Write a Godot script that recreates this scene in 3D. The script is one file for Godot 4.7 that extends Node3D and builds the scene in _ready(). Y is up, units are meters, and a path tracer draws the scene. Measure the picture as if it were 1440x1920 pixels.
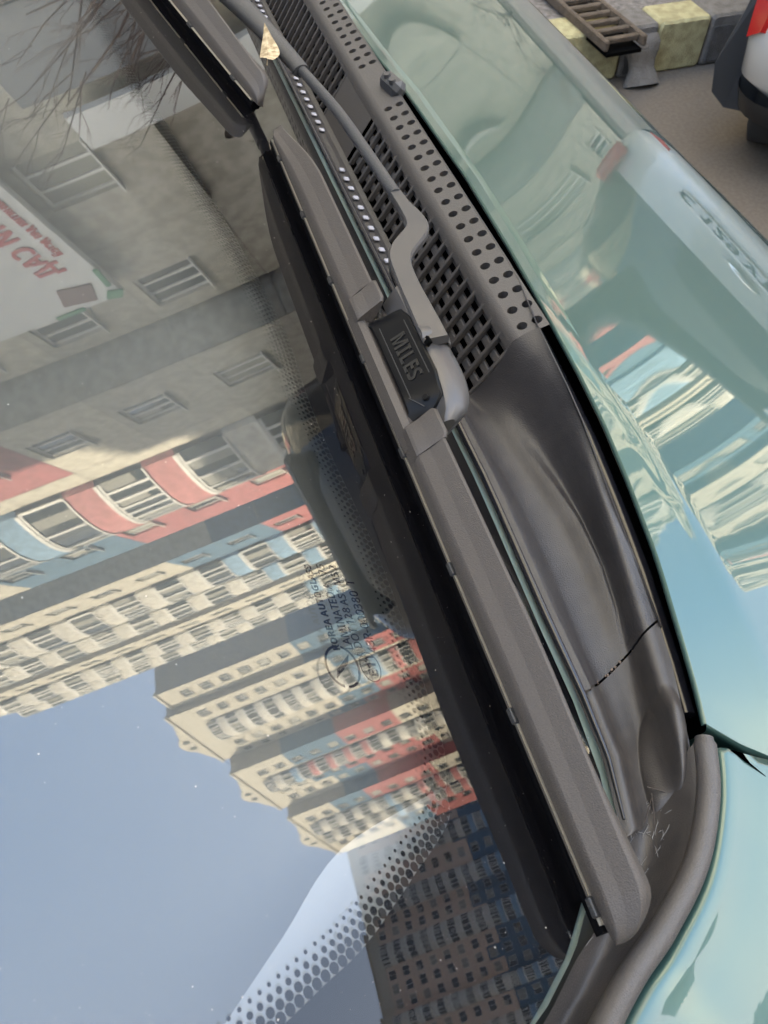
extends Node3D
# A teal car seen from its right front corner, its windscreen mirroring the flats across the yard.
# Camera foot is the origin, +x is the car's nose, -z is across the car towards the kerb; metres.

const EY := 1.42                       # eye height
const CA := 0.81714                     # windscreen slope
const SA := 0.57643
const GX := 0.0714                      # a point where the near blade meets the glass
const GY := 1.1566

var M := {}
var car: Node3D
var meshes := {}

# ------------------------------------------------------------------ helpers
func p(x: float, y: float, z: float) -> Vector3:
	return Vector3(x, y + EY, z)

func noise_tex(freq: float, size: int, as_normal := false, strength := 4.0, octaves := 3, sd := 1, ramp: Gradient = null, kind := FastNoiseLite.TYPE_SIMPLEX_SMOOTH) -> NoiseTexture2D:
	var n := FastNoiseLite.new()
	n.noise_type = kind
	n.seed = sd
	n.frequency = freq
	n.fractal_octaves = octaves
	var t := NoiseTexture2D.new()
	t.width = size
	t.height = size
	t.seamless = true
	t.noise = n
	t.as_normal_map = as_normal
	t.bump_strength = strength
	if ramp:
		t.color_ramp = ramp
	return t

func ramp2(a: Color, b: Color, lo := 0.0, hi := 1.0) -> Gradient:
	var g := Gradient.new()
	g.offsets = PackedFloat32Array([lo, hi])
	g.colors = PackedColorArray([a, b])
	return g

func lin(r: float, g: float, b: float) -> Color:
	return Color(r, g, b).linear_to_srgb()

func mat(called: String, col: Color, rough := 0.6, metal := 0.0) -> StandardMaterial3D:
	var m := StandardMaterial3D.new()
	m.resource_name = called
	m.albedo_color = col
	m.roughness = rough
	m.metallic = metal
	M[called] = m
	return m

func triplanar(m: StandardMaterial3D, scale: float) -> void:
	m.uv1_triplanar = true
	m.uv1_world_triplanar = true
	m.uv1_scale = Vector3.ONE * scale

func begin() -> SurfaceTool:
	var st := SurfaceTool.new()
	st.begin(Mesh.PRIMITIVE_TRIANGLES)
	st.set_smooth_group(-1)
	return st

func done(st: SurfaceTool) -> ArrayMesh:
	st.generate_normals()
	return st.commit()

func put(called: String, mesh: Mesh, m: Material, parent: Node = null) -> MeshInstance3D:
	var o := MeshInstance3D.new()
	o.name = called
	o.mesh = mesh
	if m:
		o.material_override = m
	(parent if parent else self).add_child(o, true)
	return o

func build(called: String, st: SurfaceTool, m: Material, parent: Node = null) -> MeshInstance3D:
	return put(called, done(st), m, parent)

func thing(called: String, label: String, category: String, group := "") -> Node3D:
	var o := Node3D.new()
	o.name = called
	add_child(o, true)
	return tag(o, label, category, group)

func tag(o: Node3D, label: String, category: String, group := "") -> Node3D:
	o.set_meta("label", label)
	o.set_meta("category", category)
	if group:
		o.set_meta("group", group)
	return o

func structure(o: Node3D) -> Node3D:
	o.set_meta("kind", "structure")
	return o

func tri(st: SurfaceTool, a: Vector3, b: Vector3, c: Vector3) -> void:
	st.add_vertex(a)
	st.add_vertex(b)
	st.add_vertex(c)

func quad(st: SurfaceTool, a: Vector3, b: Vector3, c: Vector3, d: Vector3) -> void:
	tri(st, a, b, c)
	tri(st, a, c, d)

func box(st: SurfaceTool, c: Vector3, s: Vector3, b := Basis(), bevel := 0.0) -> void:
	var h := s / 2.0
	var k := minf(bevel, minf(h.x, minf(h.y, h.z)) * 0.9)
	if k <= 0.0:
		var v: Array[Vector3] = []
		for i in 8:
			v.append(c + b * Vector3(h.x if i & 1 else -h.x, h.y if i & 2 else -h.y, h.z if i & 4 else -h.z))
		quad(st, v[0], v[1], v[3], v[2])
		quad(st, v[5], v[4], v[6], v[7])
		quad(st, v[4], v[0], v[2], v[6])
		quad(st, v[1], v[5], v[7], v[3])
		quad(st, v[2], v[3], v[7], v[6])
		quad(st, v[4], v[5], v[1], v[0])
		return
	# chamfered: an octagonal loft along z
	var rings: Array = []
	for q in [[-h.z, k], [-h.z + k, 0.0], [h.z - k, 0.0], [h.z, k]]:
		var x: float = h.x - q[1]
		var y: float = h.y - q[1]
		var ring := PackedVector3Array()
		for e in [[x - k, -y], [x, -y + k], [x, y - k], [x - k, y], [-x + k, y], [-x, y - k], [-x, -y + k], [-x + k, -y]]:
			ring.append(c + b * Vector3(e[0], e[1], q[0]))
		rings.append(ring)
	loft(st, rings, true, true)

# rings of equal length joined one after the other; closed rings, optional caps
func loft(st: SurfaceTool, rings: Array, closed := true, caps := false) -> void:
	var n: int = rings[0].size()
	for i in rings.size() - 1:
		for j in (n if closed else n - 1):
			var k := (j + 1) % n
			quad(st, rings[i][j], rings[i + 1][j], rings[i + 1][k], rings[i][k])
	if caps:
		for e in [0, rings.size() - 1]:
			for j in range(1, n - 1):
				if e == 0:
					tri(st, rings[e][0], rings[e][j], rings[e][j + 1])
				else:
					tri(st, rings[e][0], rings[e][j + 1], rings[e][j])

# one smooth strip per side of the section, so that its corners stay crisp
func crisp_loft(st: SurfaceTool, rings: Array, closed := true, caps := true) -> void:
	var n: int = rings[0].size()
	for j in (n if closed else n - 1):
		st.set_smooth_group(j + 1)
		var k := (j + 1) % n
		for i in rings.size() - 1:
			quad(st, rings[i][j], rings[i + 1][j], rings[i + 1][k], rings[i][k])
	st.set_smooth_group(-1)
	if caps:
		cap(st, rings[0])
		cap(st, rings[-1])

# fills a flat ring that may be hollow in places
func cap(st: SurfaceTool, ring: PackedVector3Array) -> void:
	var n := Vector3.ZERO
	for i in ring.size():
		n += ring[i].cross(ring[(i + 1) % ring.size()])
	var x := (ring[1] - ring[0]).normalized()
	var y := n.normalized().cross(x)
	var flat := PackedVector2Array()
	for v in ring:
		flat.append(Vector2((v - ring[0]).dot(x), (v - ring[0]).dot(y)))
	var idx := Geometry2D.triangulate_polygon(flat)
	for i in range(0, idx.size() - 2, 3):
		tri(st, ring[idx[i]], ring[idx[i + 1]], ring[idx[i + 2]])

func sheet(st: SurfaceTool, rows: Array) -> void:
	for i in rows.size() - 1:
		for j in rows[i].size() - 1:
			quad(st, rows[i][j], rows[i][j + 1], rows[i + 1][j + 1], rows[i + 1][j])

func tube(st: SurfaceTool, path: Array, radii: Array, sides := 12, caps := true, flat := 1.0, up := Vector3.UP) -> void:
	var rings: Array = []
	for i in path.size():
		var d: Vector3 = (path[mini(i + 1, path.size() - 1)] - path[maxi(i - 1, 0)]).normalized()
		var s := d.cross(up).normalized()
		if s.length() < 0.5:
			s = d.cross(Vector3.RIGHT).normalized()
		var u := s.cross(d)
		var ring := PackedVector3Array()
		for k in sides:
			var a := TAU * k / sides
			ring.append(path[i] + (s * cos(a) + u * sin(a) * flat) * radii[i])
		rings.append(ring)
	st.set_smooth_group(0)
	loft(st, rings, true, false)
	st.set_smooth_group(-1)
	if caps:
		for e in [0, rings.size() - 1]:
			for j in range(1, sides - 1):
				tri(st, rings[e][0], rings[e][j], rings[e][j + 1])

func catmull(pts: Array, per := 8) -> Array:
	var out: Array = []
	for i in pts.size() - 1:
		var a = pts[maxi(i - 1, 0)]
		var b = pts[i]
		var c = pts[i + 1]
		var d = pts[mini(i + 2, pts.size() - 1)]
		for k in per:
			var t := float(k) / per
			out.append(0.5 * ((2.0 * b) + (c - a) * t + (2.0 * a - 5.0 * b + 4.0 * c - d) * t * t + (3.0 * b - 3.0 * c + d - a) * t * t * t))
	out.append(pts[-1])
	return out

# piecewise linear: pts sorted by their first number
func along(pts: Array, x: float) -> float:
	if x <= pts[0][0]:
		return pts[0][1]
	for i in pts.size() - 1:
		if x <= pts[i + 1][0]:
			return lerpf(pts[i][1], pts[i + 1][1], (x - pts[i][0]) / (pts[i + 1][0] - pts[i][0]))
	return pts[-1][1]

func smooth01(x: float) -> float:
	x = clampf(x, 0.0, 1.0)
	return x * x * (3.0 - 2.0 * x)

# the windscreen: t runs up its slope, z along the car's width
func glass(t: float, z: float, off := 0.0) -> Vector3:
	var h := (0.128 * t * t if absf(t) < 0.2 else 0.128 * (0.4 * absf(t) - 0.04)) + off
	return Vector3(GX - t * CA + h * SA, GY + t * SA + h * CA, z)

func glass_basis() -> Basis:
	return Basis(Vector3(CA, -SA, 0), Vector3(SA, CA, 0), Vector3(0, 0, 1))

# ------------------------------------------------------------------ scene
func _ready() -> void:
	var cam := Camera3D.new()
	cam.name = "camera"
	cam.transform = Transform3D(Basis(Vector3(0.956305, 0.000000, 0.292372), Vector3(0.236534, 0.587785, -0.773667), Vector3(-0.171852, 0.809017, 0.562102)), Vector3(0, EY, 0))
	cam.fov = 67.3
	cam.near = 0.02
	cam.far = 2000.0
	add_child(cam)
	cam.make_current()
	var attr := CameraAttributesPhysical.new()
	attr.frustum_focal_length = 18.03
	attr.frustum_focus_distance = 0.36
	attr.exposure_aperture = 22.0
	cam.attributes = attr
	var env := Environment.new()
	env.background_mode = Environment.BG_SKY
	env.tonemap_mode = Environment.TONE_MAPPER_LINEAR
	env.tonemap_exposure = 7.6
	env.sdfgi_enabled = true
	env.ssao_enabled = true
	env.ssil_enabled = true
	var sky := ProceduralSkyMaterial.new()
	sky.sky_top_color = Color(0.51, 0.63, 0.79)
	sky.sky_horizon_color = Color(0.82, 0.84, 0.87)
	sky.sky_curve = 0.2
	sky.ground_bottom_color = Color(0.35, 0.33, 0.31)
	sky.ground_horizon_color = Color(0.55, 0.55, 0.55)
	sky.sun_angle_max = 75.0
	sky.sun_curve = 0.7
	env.sky = Sky.new()
	env.sky.sky_material = sky
	var we := WorldEnvironment.new()
	we.name = "world"
	we.environment = env
	add_child(we)
	var sun := DirectionalLight3D.new()
	sun.name = "sun"
	sun.light_energy = 1.6
	sun.light_color = Color(1.0, 0.94, 0.83)
	sun.light_angular_distance = 0.5
	sun.shadow_enabled = true
	add_child(sun)
	var from := Vector3(0.45, 0.70, 0.90).normalized()
	sun.look_at_from_position(from * 100.0, Vector3.ZERO)

	materials()
	ground()
	buildings()
	yard()
	white_car()
	car = thing("teal_car", "teal car whose windscreen and wipers fill the view", "car")
	windscreen()
	interior()
	cowl()
	bonnet()
	wipers()
	bodywork()
	debris()

func materials() -> void:
	var grain := noise_tex(0.25, 512, true, 3.0, 2, 5)
	var dust := noise_tex(0.2, 512, false, 0.0, 3, 9, ramp2(Color(0.86, 0.86, 0.86), Color(1, 1, 1), 0.25, 0.8))
	var blotch := noise_tex(0.012, 512, false, 0.0, 5, 12, ramp2(Color(0.88, 0.88, 0.89), Color(1, 1, 1), 0.25, 0.75))
	# car plastics
	for d in [["spoiler_plastic", lin(0.058, 0.048, 0.041), 0.6], ["cowl_plastic", lin(0.034, 0.031, 0.031), 0.42], ["cowl_top_plastic", lin(0.066, 0.059, 0.055), 0.5], ["trim_plastic", lin(0.042, 0.037, 0.034), 0.48], ["arm_paint", lin(0.05, 0.05, 0.053), 0.38], ["dark_plastic", lin(0.02, 0.02, 0.021), 0.5]]:
		var m := mat(d[0], d[1], d[2])
		m.normal_enabled = true
		m.normal_texture = grain
		m.normal_scale = 0.5
		m.albedo_texture = dust
		triplanar(m, 12.0)
		m.uv1_world_triplanar = false
	M.cowl_plastic.uv1_scale = Vector3.ONE * 9.0
	M.cowl_plastic.albedo_texture = blotch
	M.cowl_plastic.normal_scale = 0.45
	M.trim_plastic.normal_scale = 0.35
	M.trim_plastic.albedo_texture = blotch
	mat("rubber", lin(0.0035, 0.0035, 0.004), 0.6)
	mat("glossy_black", lin(0.008, 0.008, 0.01), 0.18)
	mat("connector_black", lin(0.006, 0.006, 0.0065), 0.3)
	mat("seal_rubber", lin(0.012, 0.012, 0.016), 0.22)
	mat("steel", lin(0.5, 0.46, 0.38), 0.4, 0.8)
	mat("dull_edge", lin(0.045, 0.038, 0.03), 0.5)
	mat("arm_metal", lin(0.068, 0.064, 0.063), 0.38, 0.3)
	mat("frit", lin(0.0025, 0.0024, 0.003), 0.6)
	mat("print", lin(0.004, 0.004, 0.008), 0.7)
	mat("scratch", lin(0.17, 0.165, 0.16), 0.7)
	mat("raised_plastic", lin(0.03, 0.03, 0.03), 0.35)
	mat("gap_black", lin(0.003, 0.003, 0.003), 0.9)
	var pane := mat("windscreen_glass", Color(0.9, 1.0, 0.95, 0.0), 0.0)
	pane.transparency = BaseMaterial3D.TRANSPARENCY_ALPHA
	pane.metallic_specular = 0.5
	pane.cull_mode = BaseMaterial3D.CULL_DISABLED
	M.connector_black.metallic_specular = 0.22
	for k in ["rubber", "frit", "print", "gap_black"]:
		M[k].metallic_specular = 0.08
	mat("glass_edge", lin(0.22, 0.28, 0.25), 0.35)
	# car paint
	var flake := noise_tex(0.45, 1024, true, 2.2, 1, 21, null, FastNoiseLite.TYPE_CELLULAR)
	var paint := mat("teal_paint", lin(0.040, 0.088, 0.078), 0.4, 0.55)
	paint.normal_enabled = true
	paint.normal_texture = flake
	paint.normal_scale = 0.25
	paint.uv1_triplanar = true
	paint.uv1_scale = Vector3.ONE * 40.0
	paint.clearcoat_enabled = true
	paint.clearcoat = 1.0
	paint.clearcoat_roughness = 0.02
	mat("paint_edge", lin(0.12, 0.26, 0.25), 0.4, 0.4)
	var wp := mat("white_paint", lin(0.62, 0.60, 0.55), 0.4, 0.1)
	wp.clearcoat_enabled = true
	wp.clearcoat = 1.0
	wp.clearcoat_roughness = 0.03
	mat("red_lamp", lin(0.50, 0.01, 0.012), 0.12)
	var beige := mat("beige_wall", lin(0.68, 0.53, 0.42), 0.85)
	triplanar(beige, 0.4)
	mat("chrome", lin(0.7, 0.7, 0.7), 0.12, 1.0)
	mat("tyre", lin(0.02, 0.02, 0.02), 0.8)
	mat("plate_white", lin(0.75, 0.75, 0.73), 0.4)
	mat("ink", lin(0.02, 0.02, 0.02), 0.6)
	var dg := mat("dark_glass", lin(0.012, 0.016, 0.016), 0.03)
	dg.metallic_specular = 0.5
	# yard
	var asph := mat("asphalt", lin(0.118, 0.098, 0.079), 0.9)
	asph.albedo_texture = noise_tex(0.02, 1024, false, 0.0, 6, 31, ramp2(Color(0.92, 0.91, 0.90), Color(1, 1, 1), 0.2, 0.8))
	asph.normal_enabled = true
	asph.normal_texture = noise_tex(0.3, 512, true, 5.0, 3, 32)
	asph.normal_scale = 0.35
	triplanar(asph, 2.6)
	var pave := mat("pavement", lin(0.20, 0.18, 0.163), 0.9)
	pave.albedo_texture = noise_tex(0.015, 1024, false, 0.0, 6, 33, ramp2(Color(0.72, 0.71, 0.7), Color(1, 1, 1), 0.2, 0.8))
	pave.normal_enabled = true
	pave.normal_texture = asph.normal_texture
	pave.normal_scale = 0.35
	triplanar(pave, 2.2)
	var worn := noise_tex(0.03, 512, false, 0.0, 5, 35, ramp2(Color(0.87, 0.86, 0.84), Color(1, 1, 1), 0.25, 0.7))
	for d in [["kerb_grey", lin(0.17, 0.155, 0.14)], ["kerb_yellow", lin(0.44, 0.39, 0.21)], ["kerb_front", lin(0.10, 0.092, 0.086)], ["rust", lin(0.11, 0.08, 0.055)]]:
		var m := mat(d[0], d[1], 0.85)
		m.albedo_texture = worn
		m.normal_enabled = true
		m.normal_texture = asph.normal_texture
		triplanar(m, 1.2)
	# flats
	var plaster_n := noise_tex(0.35, 512, true, 4.0, 3, 41)
	var plaster_c := noise_tex(0.01, 512, false, 0.0, 6, 42, ramp2(Color(0.86, 0.86, 0.85), Color(1, 1, 1), 0.25, 0.75))
	for d in [["cream_wall", lin(0.64, 0.605, 0.51)], ["pale_wall", lin(0.52, 0.50, 0.43)], ["red_wall", lin(0.47, 0.165, 0.165)], ["blue_wall", lin(0.10, 0.20, 0.30)], ["pink_panel", lin(0.62, 0.26, 0.25)], ["sky_panel", lin(0.28, 0.45, 0.62)], ["white_panel", lin(0.74, 0.72, 0.65)], ["shade_taupe", lin(0.40, 0.375, 0.32)]]:
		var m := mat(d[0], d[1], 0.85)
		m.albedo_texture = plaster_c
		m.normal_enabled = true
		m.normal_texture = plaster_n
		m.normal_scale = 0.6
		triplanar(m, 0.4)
	mat("window_frame", lin(0.72, 0.72, 0.68), 0.5)
	var wg := mat("window_glass", lin(0.035, 0.045, 0.045), 0.06)
	wg.metallic_specular = 0.6
	mat("curtain", lin(0.3, 0.3, 0.26), 0.8)
	var stone := mat("stone", lin(0.10, 0.105, 0.095), 0.9)
	stone.albedo_texture = noise_tex(0.05, 512, false, 0.0, 5, 43, ramp2(Color(0.35, 0.33, 0.33), Color(1, 1, 1), 0.3, 0.7))
	stone.normal_enabled = true
	stone.normal_texture = noise_tex(0.08, 512, true, 10.0, 4, 44)
	triplanar(stone, 0.5)
	var soil := mat("soil", lin(0.085, 0.07, 0.06), 0.95)
	soil.albedo_texture = stone.albedo_texture
	triplanar(soil, 0.6)
	mat("bark", lin(0.16, 0.12, 0.095), 0.9)
	mat("sign_white", lin(0.75, 0.76, 0.73), 0.5)
	mat("sign_red", lin(0.55, 0.04, 0.04), 0.5)
	mat("sign_green", lin(0.05, 0.26, 0.10), 0.5)
	mat("sign_brown", lin(0.16, 0.06, 0.04), 0.5)
	mat("ochre", lin(0.45, 0.32, 0.08), 0.6)
	mat("dash", lin(0.05, 0.053, 0.048), 0.75)
	mat("pillar_cloth", lin(0.175, 0.19, 0.195), 0.85)
	var leaf := mat("leaf", lin(0.46, 0.37, 0.23), 0.75)
	leaf.albedo_texture = noise_tex(0.03, 256, false, 0.0, 5, 61, ramp2(Color(0.7, 0.66, 0.6), Color(1, 1, 1), 0.3, 0.65))
	triplanar(leaf, 18.0)
	mat("grit", lin(0.45, 0.42, 0.38), 0.8)

# ------------------------------------------------------------------ ground
func ground() -> void:
	var st := begin()
	quad(st, Vector3(-300, 0, -300), Vector3(300, 0, -300), Vector3(300, 0, 300), Vector3(-300, 0, 300))
	structure(build("road", st, M.asphalt))
	st = begin()
	quad(st, Vector3(-60, 0.17, -9.5), Vector3(60, 0.17, -9.5), Vector3(60, 0.17, -2.86), Vector3(-60, 0.17, -2.86))
	quad(st, Vector3(-60, 0.0, -9.5), Vector3(60, 0.0, -9.5), Vector3(60, 0.17, -9.5), Vector3(-60, 0.17, -9.5))
	structure(build("pavement", st, M.pavement))
	st = begin()
	var rng := RandomNumberGenerator.new()
	rng.seed = 4
	var rows: Array = []
	for i in 61:
		var row := PackedVector3Array()
		for j in 13:
			row.append(Vector3(-30 + i * 2.0, 0.06 + rng.randf() * 0.12, -9.6 - j * 2.0))
		rows.append(row)
	st.set_smooth_group(0)
	sheet(st, rows)
	var so := build("bare_earth", st, M.soil)
	structure(so)

func kerb_stone(x0: float, x1: float, top: Material, label: String) -> void:
	var t := thing("kerb_stone", label, "kerb stone", "kerb stones along the pavement")
	var st := begin()
	box(st, Vector3((x0 + x1) / 2, 0.09, -2.78), Vector3(x1 - x0 - 0.006, 0.18, 0.16), Basis(), 0.009)
	build("body", st, top, t)
	if top != M.kerb_grey:
		return
	st = begin()
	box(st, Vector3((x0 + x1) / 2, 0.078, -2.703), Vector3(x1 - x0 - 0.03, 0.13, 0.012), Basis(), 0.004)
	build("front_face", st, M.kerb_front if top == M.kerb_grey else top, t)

func yard() -> void:
	kerb_stone(0.2, 1.42, M.kerb_grey, "plain grey kerb stone beyond the teal bonnet")
	kerb_stone(1.42, 1.76, M.kerb_yellow, "worn yellow kerb stone left of the rusty drain channel")
	kerb_stone(1.76, 1.9, M.kerb_grey, "narrow grey kerb stone under the iron grating")
	kerb_stone(1.9, 2.12, M.kerb_yellow, "worn yellow kerb stone between drain channel and grey kerb")
	kerb_stone(2.12, 3.3, M.kerb_grey, "grey kerb stone with dark face behind the white car")
	kerb_stone(3.3, 4.5, M.kerb_grey, "grey kerb stone alongside the white car's door")
	# drain channel with its grating running back across the pavement
	var t := thing("drain_channel", "rusty drain channel with iron grating crossing the pavement", "drain")
	var dir := (Vector3(1.69, 0.17, -3.0081) - Vector3(1.7053, 0.17, -2.5956)).normalized()
	var o := Vector3(1.6725, 0.18, -2.5501)
	o.y = 0.196
	dir.y = 0.0
	dir = dir.normalized()
	var side := Vector3(-dir.z, 0, dir.x)
	var b := Basis(side, Vector3.UP, dir)
	for s in [-0.075, 0.075]:
		var st := begin()
		box(st, o + dir * 0.9 + side * s, Vector3(0.018, 0.035, 1.8), b, 0.004)
		build("rail", st, M.rust, t)
	for i in 26:
		var st := begin()
		box(st, o + dir * (0.04 + i * 0.068) + Vector3(0, 0.002, 0), Vector3(0.14, 0.02, 0.022), b, 0.004)
		build("grating_bar", st, M.rust, t)
	var st := begin()
	box(st, o + dir * 0.9 - Vector3(0, 0.03, 0), Vector3(0.14, 0.012, 1.8), b)
	build("channel_floor", st, M.gap_black, t)
	# the spout below the kerb
	st = begin()
	var path: Array = []
	var rad: Array = []
	for i in 7:
		path.append(Vector3(1.83, 0.15 - 0.025 * i, -2.70 + 0.012 * i))
		rad.append(0.062 + 0.012 * sin(i * 1.3))
	tube(st, path, rad, 14, true, 0.6)
	build("spout", st, M.kerb_grey, t)
	# bare shrubs and trees on the strip before the flats
	var spots := [[3.0, -11.8, 5.6, 3], [2.6, -9.4, 4.2, 8], [3.9, -12.2, 4.4, 11], [8.0, -12.9, 2.2, 17], [10.3, -13.6, 2.4, 23]]
	var names := ["tall bare tree at the left end of the yard strip", "bare tree in front of the grey plinth", "small bare tree nearest the kerb", "low bare bush before the ground floor windows", "thin bare sapling beside the entrance canopy"]
	for i in spots.size():
		var s = spots[i]
		bare_tree(Vector3(s[0], 0.05, s[1]), s[2], s[3], names[i])

func bare_tree(at: Vector3, h: float, sd: int, label: String) -> void:
	var t := thing("bare_tree", label, "tree", "bare trees before the flats")
	t.position = at
	var rng := RandomNumberGenerator.new()
	rng.seed = sd
	var st := begin()
	tube(st, [Vector3.ZERO, Vector3(0.03, h * 0.2, 0.02), Vector3(-0.02, h * 0.42, 0.0)], [0.07, 0.055, 0.04], 8)
	build("trunk", st, M.bark, t)
	st = begin()
	for i in 9:
		var a := rng.randf() * TAU
		var y := h * rng.randf_range(0.14, 0.42)
		limb(st, rng, Vector3(0, y, 0), Vector3(cos(a), rng.randf_range(0.6, 1.6), sin(a)).normalized(), h * rng.randf_range(0.3, 0.5), 0.019, 3)
	var c := build("crown", st, M.bark, t)
	c.set_meta("kind", "stuff")

func limb(st: SurfaceTool, rng: RandomNumberGenerator, a: Vector3, d: Vector3, l: float, r: float, depth: int) -> void:
	var mid := a + d * l * 0.5 + Vector3(rng.randf_range(-1, 1), rng.randf_range(-0.4, 0.6), rng.randf_range(-1, 1)) * l * 0.07
	var e := a + d * l
	tube(st, [a, mid, e], [r, r * 0.75, r * 0.4], 5, false)
	if depth > 0:
		for k in 3:
			var f := rng.randf_range(0.3, 1.0)
			var nd := (d + Vector3(rng.randf_range(-1, 1), rng.randf_range(-0.3, 0.8), rng.randf_range(-1, 1)) * 0.7).normalized()
			limb(st, rng, a.lerp(e, f), nd, l * rng.randf_range(0.35, 0.6), r * 0.5, depth - 1)

# ------------------------------------------------------------------ the flats round the yard
const TURN := 1.6      # degrees about the camera foot
func spot(x: float, z: float) -> Vector3:
	return Vector3(x, 0, z).rotated(Vector3.UP, deg_to_rad(-TURN))

func window_mesh(w: float, h: float, mullions: int, kind := 0) -> ArrayMesh:
	var key := "win%s_%s_%d_%d" % [w, h, mullions, kind]
	if meshes.has(key):
		return meshes[key]
	var st := begin()
	var f := 0.07
	box(st, Vector3(0, h / 2 - f / 2, 0), Vector3(w, f, 0.07))
	box(st, Vector3(0, -h / 2 + f / 2, 0), Vector3(w, f, 0.07))
	for s in [-1, 1]:
		box(st, Vector3(s * (w / 2 - f / 2), 0, 0), Vector3(f, h - 2 * f, 0.068))
	for i in mullions:
		box(st, Vector3(-w / 2 + w * (i + 1) / (mullions + 1), 0, 0), Vector3(0.075, h - 2 * f, 0.066))
	box(st, Vector3(0, -h / 2 - 0.02, 0.13), Vector3(w + 0.14, 0.035, 0.3))
	var m := done(st)
	m.surface_set_material(0, M.window_frame)
	st = begin()
	box(st, Vector3(0, 0, -0.02), Vector3(w - f, h - f, 0.012))
	m = st_more(st, m)
	m.surface_set_material(1, M.window_glass)
	if kind > 0:
		# curtains close behind the glass show as pale panes
		st = begin()
		var n := mullions + 1
		for i in n:
			if kind == 1 and i == 0 or kind == 2 or kind == 3 and i == n - 1:
				var x := -w / 2 + w * (i + 0.5) / n
				var part := 1.0 if kind != 3 else 0.6
				box(st, Vector3(x, (h - f) * (1.0 - part) / 2, -0.006), Vector3(w / n - f, (h - 2.2 * f) * part, 0.006))
		m = st_more(st, m)
		m.surface_set_material(2, M.curtain)
	meshes[key] = m
	return m

func st_more(st: SurfaceTool, m: ArrayMesh) -> ArrayMesh:
	st.generate_normals()
	return st.commit(m)

# a rounded balcony: bowed parapet with white rail, glazing above
func balcony_mesh(w: float, fh: float, bow: float, parapet: String, kind := 0) -> ArrayMesh:
	var key := "bal%s_%s_%s_%d" % [w, fh, parapet, kind]
	if meshes.has(key):
		return meshes[key]
	var n := 12
	var pts: Array = []
	for i in n + 1:
		var x := -1.0 + 2.0 * i / n
		pts.append(Vector3(x * w / 2, 0, bow * (1.0 - x * x) + 0.25))
	var st := begin()
	for i in n:
		var a: Vector3 = pts[i]
		var b: Vector3 = pts[i + 1]
		quad(st, a + Vector3(0, 0.08, 0), b + Vector3(0, 0.08, 0), b + Vector3(0, 1.15, 0), a + Vector3(0, 1.15, 0))
	for s in [0, n]:
		var a: Vector3 = pts[s]
		quad(st, Vector3(a.x, 0.0, 0), a, a + Vector3(0, 1.15, 0), Vector3(a.x, 1.15, 0))
	var m := done(st)
	m.surface_set_material(0, M[parapet])
	# slab edge, rail and glazing bars, all white
	st = begin()
	for i in n:
		var a: Vector3 = pts[i]
		var b: Vector3 = pts[i + 1]
		var mid := (a + b) / 2
		var bb := Basis(Vector3.UP, atan2(-(b.z - a.z), b.x - a.x))
		var l := a.distance_to(b) + 0.02
		box(st, mid + Vector3(0, 0.02, 0.03), Vector3(l, 0.14, 0.06), bb)
		box(st, mid + Vector3(0, 1.17, 0.01), Vector3(l, 0.06, 0.08), bb)
		box(st, mid + Vector3(0, fh - 0.1, 0.0), Vector3(l, 0.1, 0.06), bb)
		if [i > 0 and i % 2 == 0 or i % 3 == 1, i % 3 == 0, i > 0, i % 2 == 1][kind]:
			box(st, a + Vector3(0, (1.2 + fh - 0.1) / 2, 0), Vector3(0.11, fh - 1.3, 0.07), bb)
	# slab
	for i in n:
		tri(st, Vector3(0, 0.0, 0), pts[i], pts[i + 1])
	m = st_more(st, m)
	m.surface_set_material(1, M.window_frame)
	st = begin()
	for i in n:
		var a: Vector3 = pts[i] - Vector3(0, 0, 0.03)
		var b: Vector3 = pts[i + 1] - Vector3(0, 0, 0.03)
		quad(st, a + Vector3(0, 1.19, 0), b + Vector3(0, 1.19, 0), b + Vector3(0, fh - 0.12, 0), a + Vector3(0, fh - 0.12, 0))
	m = st_more(st, m)
	m.surface_set_material(2, M.window_glass)
	if kind > 0:
		st = begin()
		for i in n:
			if (i * 7 + kind * 3) % 5 < kind:
				var a: Vector3 = pts[i] - Vector3(0, 0, 0.015)
				var b: Vector3 = pts[i + 1] - Vector3(0, 0, 0.015)
				var lo := 1.2 if i % 2 else 1.6
				quad(st, a + Vector3(0, lo, 0), b + Vector3(0, lo, 0), b + Vector3(0, fh - 0.14, 0), a + Vector3(0, fh - 0.14, 0))
		m = st_more(st, m)
		m.surface_set_material(3, M.curtain)
	meshes[key] = m
	return m

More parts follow.
